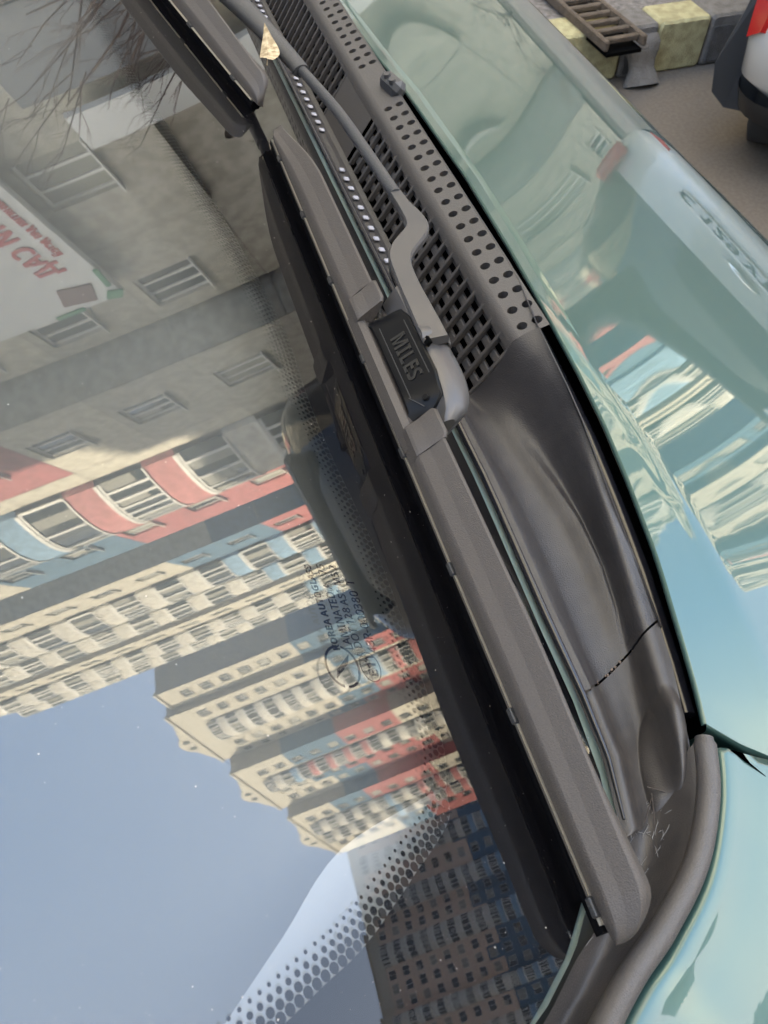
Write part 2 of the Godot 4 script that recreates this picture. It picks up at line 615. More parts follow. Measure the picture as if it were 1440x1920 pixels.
# bays: [centre, width, kind, window width, mullions]; paint(bay, floor) -> wall colour name; balc(bay, floor) -> parapet colour name
func flats(root: Node3D, length: float, bays: Array, base: float, fh: float, floors: int, top: float, paint: Callable, balc: Callable, sides: Callable, first := 0, last := 99, sill := 1.2, wh := 1.42) -> void:
	var cells := {}
	var cell_of := func(colour: String) -> SurfaceTool:
		if not cells.has(colour):
			cells[colour] = begin()
		return cells[colour]
	var edges := [0.0]
	for i in bays.size() - 1:
		edges.append((bays[i][0] + bays[i][1] / 2 + bays[i + 1][0] - bays[i + 1][1] / 2) / 2)
	edges.append(length)
	for f in range(first, mini(floors, last)):
		var y0 := base + fh * f
		if f == first:
			y0 = base + fh * f
		for i in bays.size():
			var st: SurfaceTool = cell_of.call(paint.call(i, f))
			var x0: float = edges[i] + 0.012
			var x1: float = edges[i + 1] - 0.012
			var yb := y0 + 0.012
			var yt := y0 + fh - 0.012
			var bay = bays[i]
			var w: float = bay[3]
			if bay[2] == "win":
				var cx: float = bay[0]
				var a := cx - w / 2
				var b := cx + w / 2
				var c := y0 + sill
				var d := c + wh
				quad(st, Vector3(x0, yb, 0), Vector3(a, yb, 0), Vector3(a, yt, 0), Vector3(x0, yt, 0))
				quad(st, Vector3(b, yb, 0), Vector3(x1, yb, 0), Vector3(x1, yt, 0), Vector3(b, yt, 0))
				quad(st, Vector3(a, yb, 0), Vector3(b, yb, 0), Vector3(b, c, 0), Vector3(a, c, 0))
				quad(st, Vector3(a, d, 0), Vector3(b, d, 0), Vector3(b, yt, 0), Vector3(a, yt, 0))
				quad(st, Vector3(a, c, -0.2), Vector3(a, c, 0), Vector3(a, d, 0), Vector3(a, d, -0.2))
				quad(st, Vector3(b, c, 0), Vector3(b, c, -0.2), Vector3(b, d, -0.2), Vector3(b, d, 0))
				quad(st, Vector3(a, d, 0), Vector3(b, d, 0), Vector3(b, d, -0.2), Vector3(a, d, -0.2))
				quad(st, Vector3(a, c, -0.2), Vector3(b, c, -0.2), Vector3(b, c, 0), Vector3(a, c, 0))
				var o := put("window", window_mesh(w, wh, bay[4], [0, 1, 0, 2, 3, 0, 2][(f * 5 + i * 3 + int(base * 7.0)) % 7]), null, root)
				o.position = Vector3(cx, c + wh / 2, -0.14)
			else:
				quad(st, Vector3(x0, yb, 0), Vector3(x1, yb, 0), Vector3(x1, yt, 0), Vector3(x0, yt, 0))
				if bay[2] == "balc":
					var o := put("balcony", balcony_mesh(w, fh, bay[4], balc.call(i, f), (f * 3 + i * 5) % 4), null, root)
					o.position = Vector3(bay[0], y0, 0.005)
	for colour in cells:
		build(colour, cells[colour], M[colour], root)
	# joints behind the panels, parapet and body
	var body := begin()
	var yb := base + fh * first
	var yt := base + fh * mini(floors, last)
	quad(body, Vector3(0, yb, -0.22), Vector3(length, yb, -0.22), Vector3(length, top, -0.22), Vector3(0, top, -0.22))
	quad(body, Vector3(0, 0, -12), Vector3(length, 0, -12), Vector3(length, top, -12), Vector3(0, top, -12))
	quad(body, Vector3(0, top, -12), Vector3(length, top, -12), Vector3(length, top, -0.22), Vector3(0, top, -0.22))
	build("core", body, M.shade_taupe, root)
	var par := begin()
	quad(par, Vector3(0, yt + 0.012, 0), Vector3(length, yt + 0.012, 0), Vector3(length, top, 0), Vector3(0, top, 0))
	box(par, Vector3(length / 2, top + 0.1, -0.1), Vector3(length + 0.3, 0.3, 0.6))
	build("parapet", par, M.cream_wall, root)
	# joints drawn by thin dark strips of the core showing between the cells
	var gap := begin()
	for f in range(first, mini(floors, last) + 1):
		box(gap, Vector3(length / 2, base + fh * f, -0.03), Vector3(length, 0.03, 0.04))
	for e in edges:
		box(gap, Vector3(clampf(e, 0.03, length - 0.03), (yb + yt) / 2, -0.032), Vector3(0.03, yt - yb, 0.04))
	build("joint", gap, M.shade_taupe, root)
	# side walls, one panel per floor
	var panels := {}
	for f in range(0, floors + 1):
		for s in 2:
			var colour: String = sides.call(s, f) + ("" if s == 0 else " ")
			if not panels.has(colour):
				panels[colour] = begin()
			var x := 0.0 if s == 0 else length
			var a := base + fh * f + 0.015
			var b := minf(base + fh * (f + 1) - 0.015, top)
			if f == floors:
				b = top
			if b > a:
				for k in 2:
					var z0 := -6.0 * k - 0.015
					var z1 := -6.0 * (k + 1) + 0.015
					quad(panels[colour], Vector3(x, a, z0), Vector3(x, a, z1), Vector3(x, b, z1), Vector3(x, b, z0))
	for colour in panels:
		build("side_" + colour.strip_edges(), panels[colour], M[colour.strip_edges()], root)
	for x in [0.05, length - 0.05]:
		var inner := begin()
		quad(inner, Vector3(x, 0, -0.22), Vector3(x, 0, -12), Vector3(x, top, -12), Vector3(x, top, -0.22))
		build("side_core", inner, M.cream_wall, root)

func block(called: String, label: String, at: Vector3, yaw_deg: float) -> Node3D:
	var o := thing(called, label, "apartment block", "panel apartment blocks round the yard")
	o.position = at
	o.rotation_degrees.y = yaw_deg - TURN
	return o

func buildings() -> void:
	var nx := sin(deg_to_rad(24.5))
	var nz := cos(deg_to_rad(24.5))
	var place := func(s: float, d: float) -> Vector3:
		return spot(-nx * d + nz * s, -nz * d - nx * s)
	var none := func(_i: int, _f: int) -> String: return "white_panel"
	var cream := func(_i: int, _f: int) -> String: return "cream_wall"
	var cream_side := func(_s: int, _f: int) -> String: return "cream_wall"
	# near wing, first section: plain wall, shop signs below
	var a1 := block("apartment_block", "near pale apartment section with shop entrance and red lettered sign", place.call(-24.0, 11.85), 24.5)
	a1.position.y = 0.3
	var bays1: Array = []
	for k in [2.5, 7.5, 12.5, 17.5, 22.4, 27.4, 32.4, 37.4, 42.3]:
		bays1.append([k, 4.0, "win", 1.55, 2])
	flats(a1, 43.7, bays1, 0.25, 2.87, 16, 47.5, func(i: int, f: int) -> String: return "pale_wall" if f < 3 and i > 5 else "cream_wall", none, func(_s: int, f: int) -> String: return "pale_wall" if f < 3 else "cream_wall", 1)  # lighter cream on the left bays stands for brighter light there
	shops(a1)
	# second section: rounded balconies, red and blue bands
	var a2 := block("apartment_block", "cream apartment section with red and blue bands and wide curved balconies", place.call(20.15, 10.67), 24.5)
	a2.position.y = 0.3
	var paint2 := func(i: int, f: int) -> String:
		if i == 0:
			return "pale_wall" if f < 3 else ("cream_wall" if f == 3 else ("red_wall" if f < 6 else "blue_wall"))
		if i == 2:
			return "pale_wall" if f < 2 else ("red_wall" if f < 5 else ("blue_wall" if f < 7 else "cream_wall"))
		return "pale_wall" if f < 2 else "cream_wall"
	var balc2 := func(_i: int, f: int) -> String:
		return "white_panel" if f < 3 else ("pink_panel" if f < 5 else ("sky_panel" if f < 7 else "white_panel"))
	flats(a2, 16.2, [[2.25, 3.0, "win", 1.5, 2], [8.4, 5.4, "balc", 5.0, 1.0], [13.7, 3.0, "win", 1.25, 1]], 0.25, 2.87, 16, 47.5, paint2, balc2, func(s: int, f: int) -> String: return "pale_wall" if f < 4 else ("cream_wall" if s == 0 else "blue_wall"))
	# third and fourth sections further along
	for k in 2:
		var o := block("apartment_block", ["blue banded apartment section between two cream ones", "farthest cream section of the near wing"][k], place.call([45.5, 64.5][k], [11.77, 11.0][k]), 24.5)
		o.position.y = 0.3
		var paint3 := func(_i: int, f: int) -> String:
			return ("red_wall" if f < 4 else ("blue_wall" if f < 6 else "cream_wall")) if k == 0 else ("red_wall" if f < 2 else ("blue_wall" if f < 4 else "cream_wall"))
		var balc3 := func(_i: int, f: int) -> String:
			return ("sky_panel" if f < 6 else "white_panel") if k == 0 else ("sky_panel" if f == 5 else "white_panel")
		var side3 := func(_s: int, f: int) -> String:
			return ("red_wall" if f < 3 else ("blue_wall" if f < 5 else "cream_wall")) if k == 0 else ("red_wall" if f < 2 else ("blue_wall" if f < 4 else "cream_wall"))
		flats(o, [16.8, 13.0][k], [[2.0, 3.0, "win", 1.25, 1], [5.2, 2.6, "balc", 2.6, 0.9], [9.0, 2.4, "win", 1.25, 1], [12.0, 2.6, "balc", 2.6, 0.9]] if k == 1 else [[2.0, 3.0, "win", 1.25, 1], [6.5, 5.0, "balc", 4.4, 1.0], [10.6, 2.4, "win", 1.25, 1], [14.0, 3.0, "balc", 3.0, 0.9]], 0.25, 2.87, 16, 47.5, paint3, balc3, side3)
	# the sunlit tower, stepping towards us section by section
	var specs := [
		["narrow cream end of the tower beside its shade toned side wall", 97.2, -55.7, 4.66, 49.2, [[2.15, 3.4, "win", 1.9, 2]]],
		["tallest tower section with a stack of white balconies", 101.64, -53.82, 16.89, 50.2, [[2.1, 3.2, "win", 1.9, 2], [7.6, 7.2, "balc", 6.2, 1.1], [13.4, 2.6, "win", 1.9, 2], [16.0, 2.0, "win", 1.5, 1]]],
		["middle tower section with pink and blue balconies", 117.96, -48.62, 17.77, 49.2, [[3.3, 3.2, "win", 1.9, 2], [7.8, 5.0, "balc", 4.8, 1.1], [11.6, 2.2, "win", 1.7, 1], [14.9, 3.0, "win", 1.9, 2]]],
		["last tower section stepping down behind the windscreen edge", 135.25, -43.95, 22.6, 48.2, [[3.4, 3.2, "win", 2.2, 2], [7.4, 4.6, "balc", 4.6, 1.1], [12.8, 4.6, "balc", 4.6, 1.1], [18.0, 3.4, "win", 2.2, 2]]]]
	for u in specs.size():
		var s = specs[u]
		var o := block("apartment_block", s[0], spot(s[1], s[2]), -8.0)
		var top: float = s[4]
		var fn := 16
		var bs: float = 46.9 - 2.8 * 16
		var blue_from: int = [6, 7, 2, 2][u]        # floors counted from the top
		var paint := func(i: int, f: int) -> String:
			var j := fn - 1 - f
			if u == 0:
				return "cream_wall" if j < 6 else ("blue_wall" if j < 10 else "red_wall")
			if u == 1:
				var at: int = [7, 99, 6, 5][i]
				return "cream_wall" if j < at else ("blue_wall" if j < at + 2 else ("red_wall" if j < at + 5 else "cream_wall"))
			if u == 2:
				var at: int = [2, 99, 2, 3][i]
				return "cream_wall" if j < at else ("blue_wall" if j < at + (3 if i == 0 else 2) else ("red_wall" if j < at + 6 else "cream_wall"))
			var at3: int = [2, 99, 99, 4][i]
			return "cream_wall" if j < at3 else ("blue_wall" if j < at3 + 2 else ("red_wall" if j < at3 + 6 else "cream_wall"))
		var balc := func(i: int, f: int) -> String:
			var j := fn - 1 - f
			if u == 1:
				return "white_panel" if j < 7 else ("sky_panel" if j < 9 else "pink_panel")
			if u == 2:
				return "white_panel" if j < 1 else ("sky_panel" if j < 2 else ("pink_panel" if j < 6 else "white_panel"))
			return "white_panel" if j < 3 else (("sky_panel" if j % 2 == 0 else "white_panel") if j < 6 else "pink_panel")
		var sides := func(_s: int, f: int) -> String:  # side walls darker than the cream front: their shade is put into the taupe
			var j := fn - 1 - f
			if u == 0:
				return "shade_taupe" if j < 6 else "blue_wall"
			if u == 1:
				return "shade_taupe" if j < 6 else "blue_wall"
			if u == 2:
				return "shade_taupe" if j < 2 else ("blue_wall" if j < 5 else ("red_wall" if j < 8 else "shade_taupe"))
			return "shade_taupe" if j < 3 else ("blue_wall" if j < 5 else ("red_wall" if j < 11 else "shade_taupe"))
		flats(o, s[3], s[5], bs, 2.8, fn, top, paint, balc, sides, 0, 99, 1.0, 1.4)
		# curved gable with two round openings on the roof
		if u > 0:
			var st := begin()
			var w: float = s[3] * 0.86
			var cx: float = s[3] * 0.52
			var prof: Array = []
			for i in 25:
				var x := -1.0 + i / 12.0
				var y := 2.3 * sqrt(maxf(0.0, 1.0 - pow(x / 0.40, 2))) if absf(x) < 0.35 else 1.1 * (1.0 - smooth01((absf(x) - 0.35) / 0.65))
				prof.append(Vector3(cx + x * w / 2, top + 0.25 + y, 0.0))
			for i in 24:
				var a: Vector3 = prof[i]
				var b: Vector3 = prof[i + 1]
				for z in [0.15, -0.4]:
					quad(st, Vector3(a.x, top, z), Vector3(b.x, top, z), b + Vector3(0, 0, z), a + Vector3(0, 0, z))
				quad(st, a + Vector3(0, 0, 0.15), b + Vector3(0, 0, 0.15), b + Vector3(0, 0, -0.4), a + Vector3(0, 0, -0.4))
			var g := build("roof_gable", st, M.cream_wall, o)
			st = begin()
			for sgn in [-1, 1]:
				var c := Vector3(cx + sgn * w * 0.075, top + 1.2, 0.2)
				for k in 16:
					var a0 := TAU * k / 16
					var a1b := TAU * (k + 1) / 16
					tri(st, c, c + Vector3(cos(a0), sin(a0), 0) * 0.55, c + Vector3(cos(a1b), sin(a1b), 0) * 0.55)
			build("opening", st, M.window_glass, g)
	# the shaded wing closing the yard
	var gs := [
		["shaded end wing of the yard beside the bonnet's sky", 191.8, -64.0, 33.4, 56.6, [[4.0, 6.0, "win", 2.2, 2], [9.0, 4.0, "balc", 4.2, 0.9], [14.0, 4.0, "win", 2.2, 2], [19.0, 4.0, "balc", 4.2, 0.9], [24.0, 4.0, "win", 2.2, 2], [28.9, 4.0, "balc", 4.4, 0.9], [32.2, 2.2, "win", 1.8, 1]]],
		["shaded end wing with pale grey balconies, blue below", 190.4, -30.4, 16.2, 57.0, [[1.2, 2.2, "win", 1.8, 1], [5.3, 5.0, "balc", 4.6, 0.9], [9.3, 2.4, "win", 1.9, 1], [12.0, 2.4, "win", 1.9, 1], [14.8, 2.4, "win", 1.9, 1]]],
		["shaded end wing nearest, blue above red", 188.2, -14.0, 26.0, 57.0, [[1.8, 3.0, "balc", 3.0, 0.9], [4.8, 2.4, "win", 1.9, 1], [8.5, 3.0, "balc", 3.0, 0.9], [12.5, 2.4, "win", 1.9, 1], [18.0, 4.0, "balc", 4.0, 0.9], [23.0, 2.4, "win", 1.9, 1]]]]
	for u in gs.size():
		var s = gs[u]
		var o := block("apartment_block", s[0], spot(s[1], s[2]), -90.0)
		var fn := 19
		var bs: float = 54.6 - 2.8 * 19
		var paint := func(i: int, f: int) -> String:
			var h := bs + 2.8 * f
			return "red_wall" if h < 20.0 else ("blue_wall" if h < 31.0 + (3.0 if i % 3 == 0 else 0.0) else "beige_wall")
		var balc := func(_i: int, f: int) -> String:
			return "sky_panel" if bs + 2.8 * f < 31.0 else "white_panel"
		flats(o, s[3], s[5], bs, 2.8, fn, s[4], paint, balc, func(_s2: int, f: int) -> String: return "blue_wall" if bs + 2.8 * f < 31.0 else "beige_wall", 4, 99, 1.0, 1.4)
	# the block behind the camera that shades the car
	var c := thing("apartment_block", "tall apartment block behind the camera shading the yard", "apartment block", "panel apartment blocks round the yard")
	c.position = Vector3(-30, 0, 30)
	var st := begin()
	box(st, Vector3(35.75, 25.5, 7), Vector3(71.5, 51, 14))
	box(st, Vector3(72.75, 24.4, 7), Vector3(2.5, 48.8, 14))
	box(st, Vector3(79.0, 23.6, 7), Vector3(10, 47.2, 14))
	box(st, Vector3(102.0, 22.6, 7), Vector3(36, 45.2, 14))
	build("wall", st, M.cream_wall, c)
	st = begin()
	for f in 16:
		for k in 28:
			box(st, Vector3(3 + k * 4.2, 2.2 + f * 2.9, 0.0), Vector3(1.6, 1.4, 0.12))
	var w := build("windows", st, M.window_glass, c)
	w.set_meta("kind", "stuff")

func text_mesh(called: String, text: String, size: float, m: Material, parent: Node, t: Transform3D, bold := false, depth := 0.01) -> MeshInstance3D:
	var tm := TextMesh.new()
	var f := SystemFont.new()
	f.font_names = PackedStringArray(["Droid Sans"])
	f.font_weight = 700 if bold else 400
	tm.font = f
	tm.text = text
	tm.font_size = 32
	tm.pixel_size = size / 32.0
	tm.depth = depth
	var o := put(called, tm, m, parent)
	o.transform = t
	return o

# ground floor of the first section: stone plinth, entrance with panels, canopy, big sign
func shops(root: Node3D) -> void:
	var st := begin()
	box(st, Vector3(14.0, 1.5, 0.12), Vector3(28.0, 3.0, 0.3))
	build("stone_plinth", st, M.stone, root)
	st = begin()
	quad(st, Vector3(28, 0, 0), Vector3(43.7, 0, 0), Vector3(43.7, 3.1, 0), Vector3(28, 3.1, 0))
	build("ground_floor_wall", st, M.pale_wall, root)
	# white pilaster and ledge beside the entrance
	st = begin()
	box(st, Vector3(29.4, 3.15, 0.35), Vector3(0.2, 6.3, 0.36))
	build("pilaster", st, M.sign_white, root)
	st = begin()
	box(st, Vector3(28.5, 3.4, 0.25), Vector3(0.35, 6.0, 0.35))
	build("downpipe", st, M.rust, root)
	# entrance front: painted panel, window, door
	st = begin()
	box(st, Vector3(31.2, 3.0, 0.5), Vector3(2.6, 1.9, 0.3))
	build("painted_panel", st, M.sign_white, root)
	st = begin()
	tube(st, [Vector3(30.3, 2.6, 0.66), Vector3(30.7, 3.2, 0.66), Vector3(31.4, 3.4, 0.66), Vector3(32.0, 3.0, 0.66), Vector3(32.2, 2.7, 0.66)], [0.12, 0.2, 0.24, 0.2, 0.1], 8, true, 0.2, Vector3.FORWARD)
	build("ochre_swirl", st, M.ochre, root)
	st = begin()
	box(st, Vector3(31.6, 1.0, 0.3), Vector3(4.0, 1.9, 0.5))
	build("porch_base", st, M.pale_wall, root)
	for k in 3:
		st = begin()
		box(st, Vector3(30.2 + k * 1.2, 4.4, 0.56), Vector3(0.9, 0.35, 0.06))
		build("shop_strip", st, [M.sign_red, M.sign_green, M.window_glass][k], root)
	st = begin()
	box(st, Vector3(34.2, 3.0, 0.35), Vector3(1.8, 3.2, 0.1))
	build("dark_glazing", st, M.window_glass, root)
	st = begin()
	box(st, Vector3(36.0, 2.2, 0.4), Vector3(0.9, 3.9, 0.12))
	build("white_door", st, M.sign_white, root)
	st = begin()
	box(st, Vector3(38.0, 3.12, 0.05), Vector3(3.4, 0.12, 0.2))
	build("ledge", st, M.pale_wall, root)
	# big sign with red lettering
	var sign := Node3D.new()
	sign.name = "shop_sign"
	root.add_child(sign)
	st = begin()
	box(st, Vector3(36.0, 7.55, 0.35), Vector3(10.4, 3.4, 0.2), Basis(), 0.05)
	build("board", st, M.sign_white, sign)
	st = begin()
	box(st, Vector3(41.0, 6.05, 0.47), Vector3(0.36, 0.36, 0.06), Basis(Vector3.BACK, 0.5), 0.02)
	box(st, Vector3(40.2, 5.95, 0.475), Vector3(0.8, 0.13, 0.06), Basis(Vector3.BACK, 0.1), 0.02)
	box(st, Vector3(41.1, 7.2, 0.472), Vector3(0.14, 0.7, 0.06), Basis(), 0.02)
	build("green_corner", st, M.sign_green, sign)
	st = begin()
	box(st, Vector3(40.5, 6.7, 0.46), Vector3(0.75, 0.75, 0.05), Basis(Vector3.BACK, 0.3), 0.02)
	build("brown_figure", st, M.sign_brown, sign)
	text_mesh("lettering", "ДЕТСКИЙ САД", 0.62, M.sign_red, sign, Transform3D(Basis(), Vector3(37.3, 6.7, 0.47)), true, 0.03)
	text_mesh("small_lettering", "развивающие занятия для детей", 0.26, M.sign_red, sign, Transform3D(Basis(), Vector3(36.9, 6.2, 0.468)), false, 0.03)

# ------------------------------------------------------------------ the white car ahead
func white_car() -> void:
	var t := thing("white_car", "white hatchback parked ahead by the kerb with its tail to us", "car")
	t.position = Vector3(2.19, 0, -1.52)
	t.rotation_degrees.y = 47.0
	t.scale = Vector3(1, 1, 0.88)
	# rear shell: rings over height; local +x is its nose, z across
	var rings: Array = []
	for q in [[0.24, 0.06, 0.70, 0.10], [0.30, 0.0, 0.765, 0.09], [0.45, -0.02, 0.785, 0.10], [0.62, -0.01, 0.79, 0.11], [0.74, 0.05, 0.785, 0.12], [0.84, 0.08, 0.775, 0.14], [1.02, 0.10, 0.765, 0.15], [1.25, 0.12, 0.755, 0.16], [1.42, 0.17, 0.73, 0.18], [1.60, 0.24, 0.68, 0.2], [1.67, 0.32, 0.60, 0.22], [1.70, 0.48, 0.5, 0.2]]:
		var ring := PackedVector3Array()
		var w: float = q[2]
		var r: float = q[3]
		ring.append(Vector3(3.3 - maxf(0.0, q[0] - 0.9) * 1.6, q[0], -w * 0.85))
		ring.append(Vector3(1.6, q[0], -w))
		ring.append(Vector3(0.75, q[0], -w * 0.995))
		for k in 9:
			var a := PI / 2 * k / 8
			ring.append(Vector3(q[1] + r * (1 - sin(a)) * 1.4 + 0.03, q[0], -w + r * (1 - cos(a)) * 1.6))
		for k in range(1, 8):
			var z := lerpf(-w + r * 1.6, w - r * 1.6, k / 8.0)
			ring.append(Vector3(q[1] + 0.03 - 0.03 * (1.0 - pow(z / w, 2)), q[0], z))
		for k in 9:
			var a := PI / 2 * (8 - k) / 8
			ring.append(Vector3(q[1] + r * (1 - sin(a)) * 1.4 + 0.03, q[0], w - r * (1 - cos(a)) * 1.6))
		ring.append(Vector3(0.75, q[0], w * 0.995))
		ring.append(Vector3(1.6, q[0], w))
		ring.append(Vector3(3.3 - maxf(0.0, q[0] - 0.9) * 1.6, q[0], w * 0.85))
		rings.append(ring)
	var st := begin()
	st.set_smooth_group(0)
	loft(st, rings.slice(0, 6), false, false)
	loft(st, rings.slice(5, 8), false, false)
	build("body", st, M.white_paint, t)
	st = begin()
	st.set_smooth_group(0)
	loft(st, rings.slice(7), false, false)
	build("rear_window", st, M.dark_glass, t)
	st = begin()
	var nose := begin()
	quad(nose, Vector3(3.31, 0.24, -0.6), Vector3(3.31, 0.24, 0.6), Vector3(3.31, 0.92, 0.66), Vector3(3.31, 0.92, -0.66))
	quad(nose, Vector3(3.31, 0.92, -0.66), Vector3(3.31, 0.92, 0.66), Vector3(2.3, 1.6, 0.5), Vector3(2.3, 1.6, -0.5))
	build("nose", nose, M.white_paint, t)
	box(st, Vector3(1.7, 1.69, 0), Vector3(1.9, 0.04, 1.0), Basis(), 0.018)
	build("roof", st, M.dark_glass, t)
	st = begin()
	box(st, Vector3(0.34, 1.67, 0), Vector3(0.2, 0.025, 0.9), Basis(Vector3.BACK, 0.12), 0.01)
	build("roof_spoiler", st, M.dark_glass, t)
	# lower bumper in dark plastic, reflectors, lamps
	st = begin()
	rings = []
	for q in [[0.15, 0.12, 0.66], [0.19, 0.05, 0.74], [0.25, 0.04, 0.76]]:
		var ring := PackedVector3Array()
		ring.append(Vector3(0.5, q[0], -q[2]))
		for k in 7:
			var a := PI / 2 * k / 6
			ring.append(Vector3(q[1] + 0.16 * (1 - sin(a)) - 0.012, q[0], -q[2] + 0.16 * (1 - cos(a))))
		for k in 7:
			var a := PI / 2 * (6 - k) / 6
			ring.append(Vector3(q[1] + 0.16 * (1 - sin(a)) - 0.012, q[0], q[2] - 0.16 * (1 - cos(a))))
		ring.append(Vector3(0.5, q[0], q[2]))
		rings.append(ring)
	st.set_smooth_group(0)
	loft(st, rings, false, false)
	build("lower_bumper", st, M.dark_plastic, t)
	for s in [-1, 1]:
		st = begin()
		var c := Vector3(0.085, 0.47, s * 0.725)
		var bb := Basis(Vector3.UP, s * 1.0) * Basis.from_scale(Vector3.ONE * 1.35)
		crisp_loft(st, [PackedVector3Array([c + bb * Vector3(0, -0.055, s * 0.035), c + bb * Vector3(0, -0.025, -s * 0.03), c + bb * Vector3(0, 0.05, -s * 0.045), c + bb * Vector3(0, 0.055, s * 0.05)]), PackedVector3Array([c + bb * Vector3(-0.03, -0.05, s * 0.03), c + bb * Vector3(-0.03, -0.02, -s * 0.025), c + bb * Vector3(-0.03, 0.045, -s * 0.04), c + bb * Vector3(-0.03, 0.05, s * 0.045)])])
		build("reflector", st, M.red_lamp, t)
		st = begin()
		box(st, Vector3(0.26, 1.20, s * 0.735), Vector3(0.16, 0.34, 0.05), Basis(Vector3.UP, s * 0.25), 0.015)
		build("tail_lamp", st, M.red_lamp, t)
		st = begin()
		tube(st, [Vector3(0.40, 0.29, s * 0.50), Vector3(0.40, 0.29, s * 0.52), Vector3(0.40, 0.29, s * 0.66), Vector3(0.40, 0.29, s * 0.68)], [0.24, 0.29, 0.29, 0.24], 32)
		var wheel := build("wheel", st, M.tyre, t)
		st = begin()
		tube(st, [Vector3(0.40, 0.29, s * 0.675), Vector3(0.40, 0.29, s * 0.685)], [0.19, 0.17], 24)
		build("rim", st, M.chrome, wheel)
		st = begin()
		crisp_loft(st, [PackedVector3Array([Vector3(0.20, 0.15, s * 0.62), Vector3(0.20, 0.15, s * 0.78), Vector3(0.20, 0.19, s * 0.84), Vector3(0.21, 0.27, s * 0.86), Vector3(0.24, 0.42, s * 0.82), Vector3(0.28, 0.70, s * 0.78), Vector3(0.28, 0.70, s * 0.70)]), PackedVector3Array([Vector3(0.28, 0.15, s * 0.62), Vector3(0.28, 0.15, s * 0.78), Vector3(0.29, 0.19, s * 0.84), Vector3(0.30, 0.27, s * 0.86), Vector3(0.32, 0.42, s * 0.82), Vector3(0.36, 0.70, s * 0.78), Vector3(0.36, 0.70, s * 0.70)])])
		build("mud_flap", st, M.dark_plastic, t)
	for sgn in [-1, 1]:
		st = begin()
		tube(st, [Vector3(2.3, 0.46, sgn * 0.58), Vector3(2.3, 0.46, sgn * 0.60), Vector3(2.3, 0.46, sgn * 0.75), Vector3(2.3, 0.46, sgn * 0.77)], [0.24, 0.29, 0.29, 0.24], 32)
		build("wheel", st, M.tyre, t)
	# tailgate crease, number plate and oval badge
	st = begin()
	box(st, Vector3(0.045, 0.90, -0.2), Vector3(0.02, 0.15, 0.60), Basis(Vector3.BACK, -0.2), 0.006)
	build("plate_recess", st, M.white_paint, t)
	st = begin()
	box(st, Vector3(0.03, 0.90, -0.2), Vector3(0.01, 0.112, 0.52), Basis(), 0.004)
	var plate := build("number_plate", st, M.plate_white, t)
	var pb := Basis(Vector3(0, 0, 1), Vector3.UP, Vector3(-1, 0, 0))
	text_mesh("plate_text", "С 129 УТ", 0.125, M.ink, plate, Transform3D(pb, Vector3(0.0235, 0.90, -0.26)), true, 0.002)
	text_mesh("region_text", "59", 0.07, M.ink, plate, Transform3D(pb, Vector3(0.0235, 0.91, 0.0)), true, 0.002)
	st = begin()
	var ring2: Array = []
	for e in [[0.09, 0.04, 0.055], [0.09, 0.04, 0.04], [0.075, 0.028, 0.035]]:
		var ring := PackedVector3Array()
		for k in 24:
			var a := TAU * k / 24
			ring.append(Vector3(e[2] + 0.03, 1.05 + sin(a) * e[1], cos(a) * e[0] - 0.1))
		ring2.append(ring)
	st.set_smooth_group(0)
	loft(st, ring2, true, true)
	build("oval_badge", st, M.chrome, t)

# ------------------------------------------------------------------ the teal car
# lower edge of the glass: t as a function of z (the near corner is rounded)
func edge_t(z: float) -> float:
	return along([[-1.35, -0.005], [-1.29, -0.03], [-1.1, -0.045], [-0.41, -0.0497], [-0.232, -0.0501], [-0.206, -0.0504], [-0.165, -0.0483], [-0.132, -0.0463], [-0.0935, -0.0455], [-0.067, -0.0426], [-0.0405, -0.0335], [-0.03, -0.012], [-0.0105, 0.0125], [0.0015, 0.035], [0.012, 0.07], [0.025, 0.14], [0.03, 0.2], [0.0302, 0.74]], z)

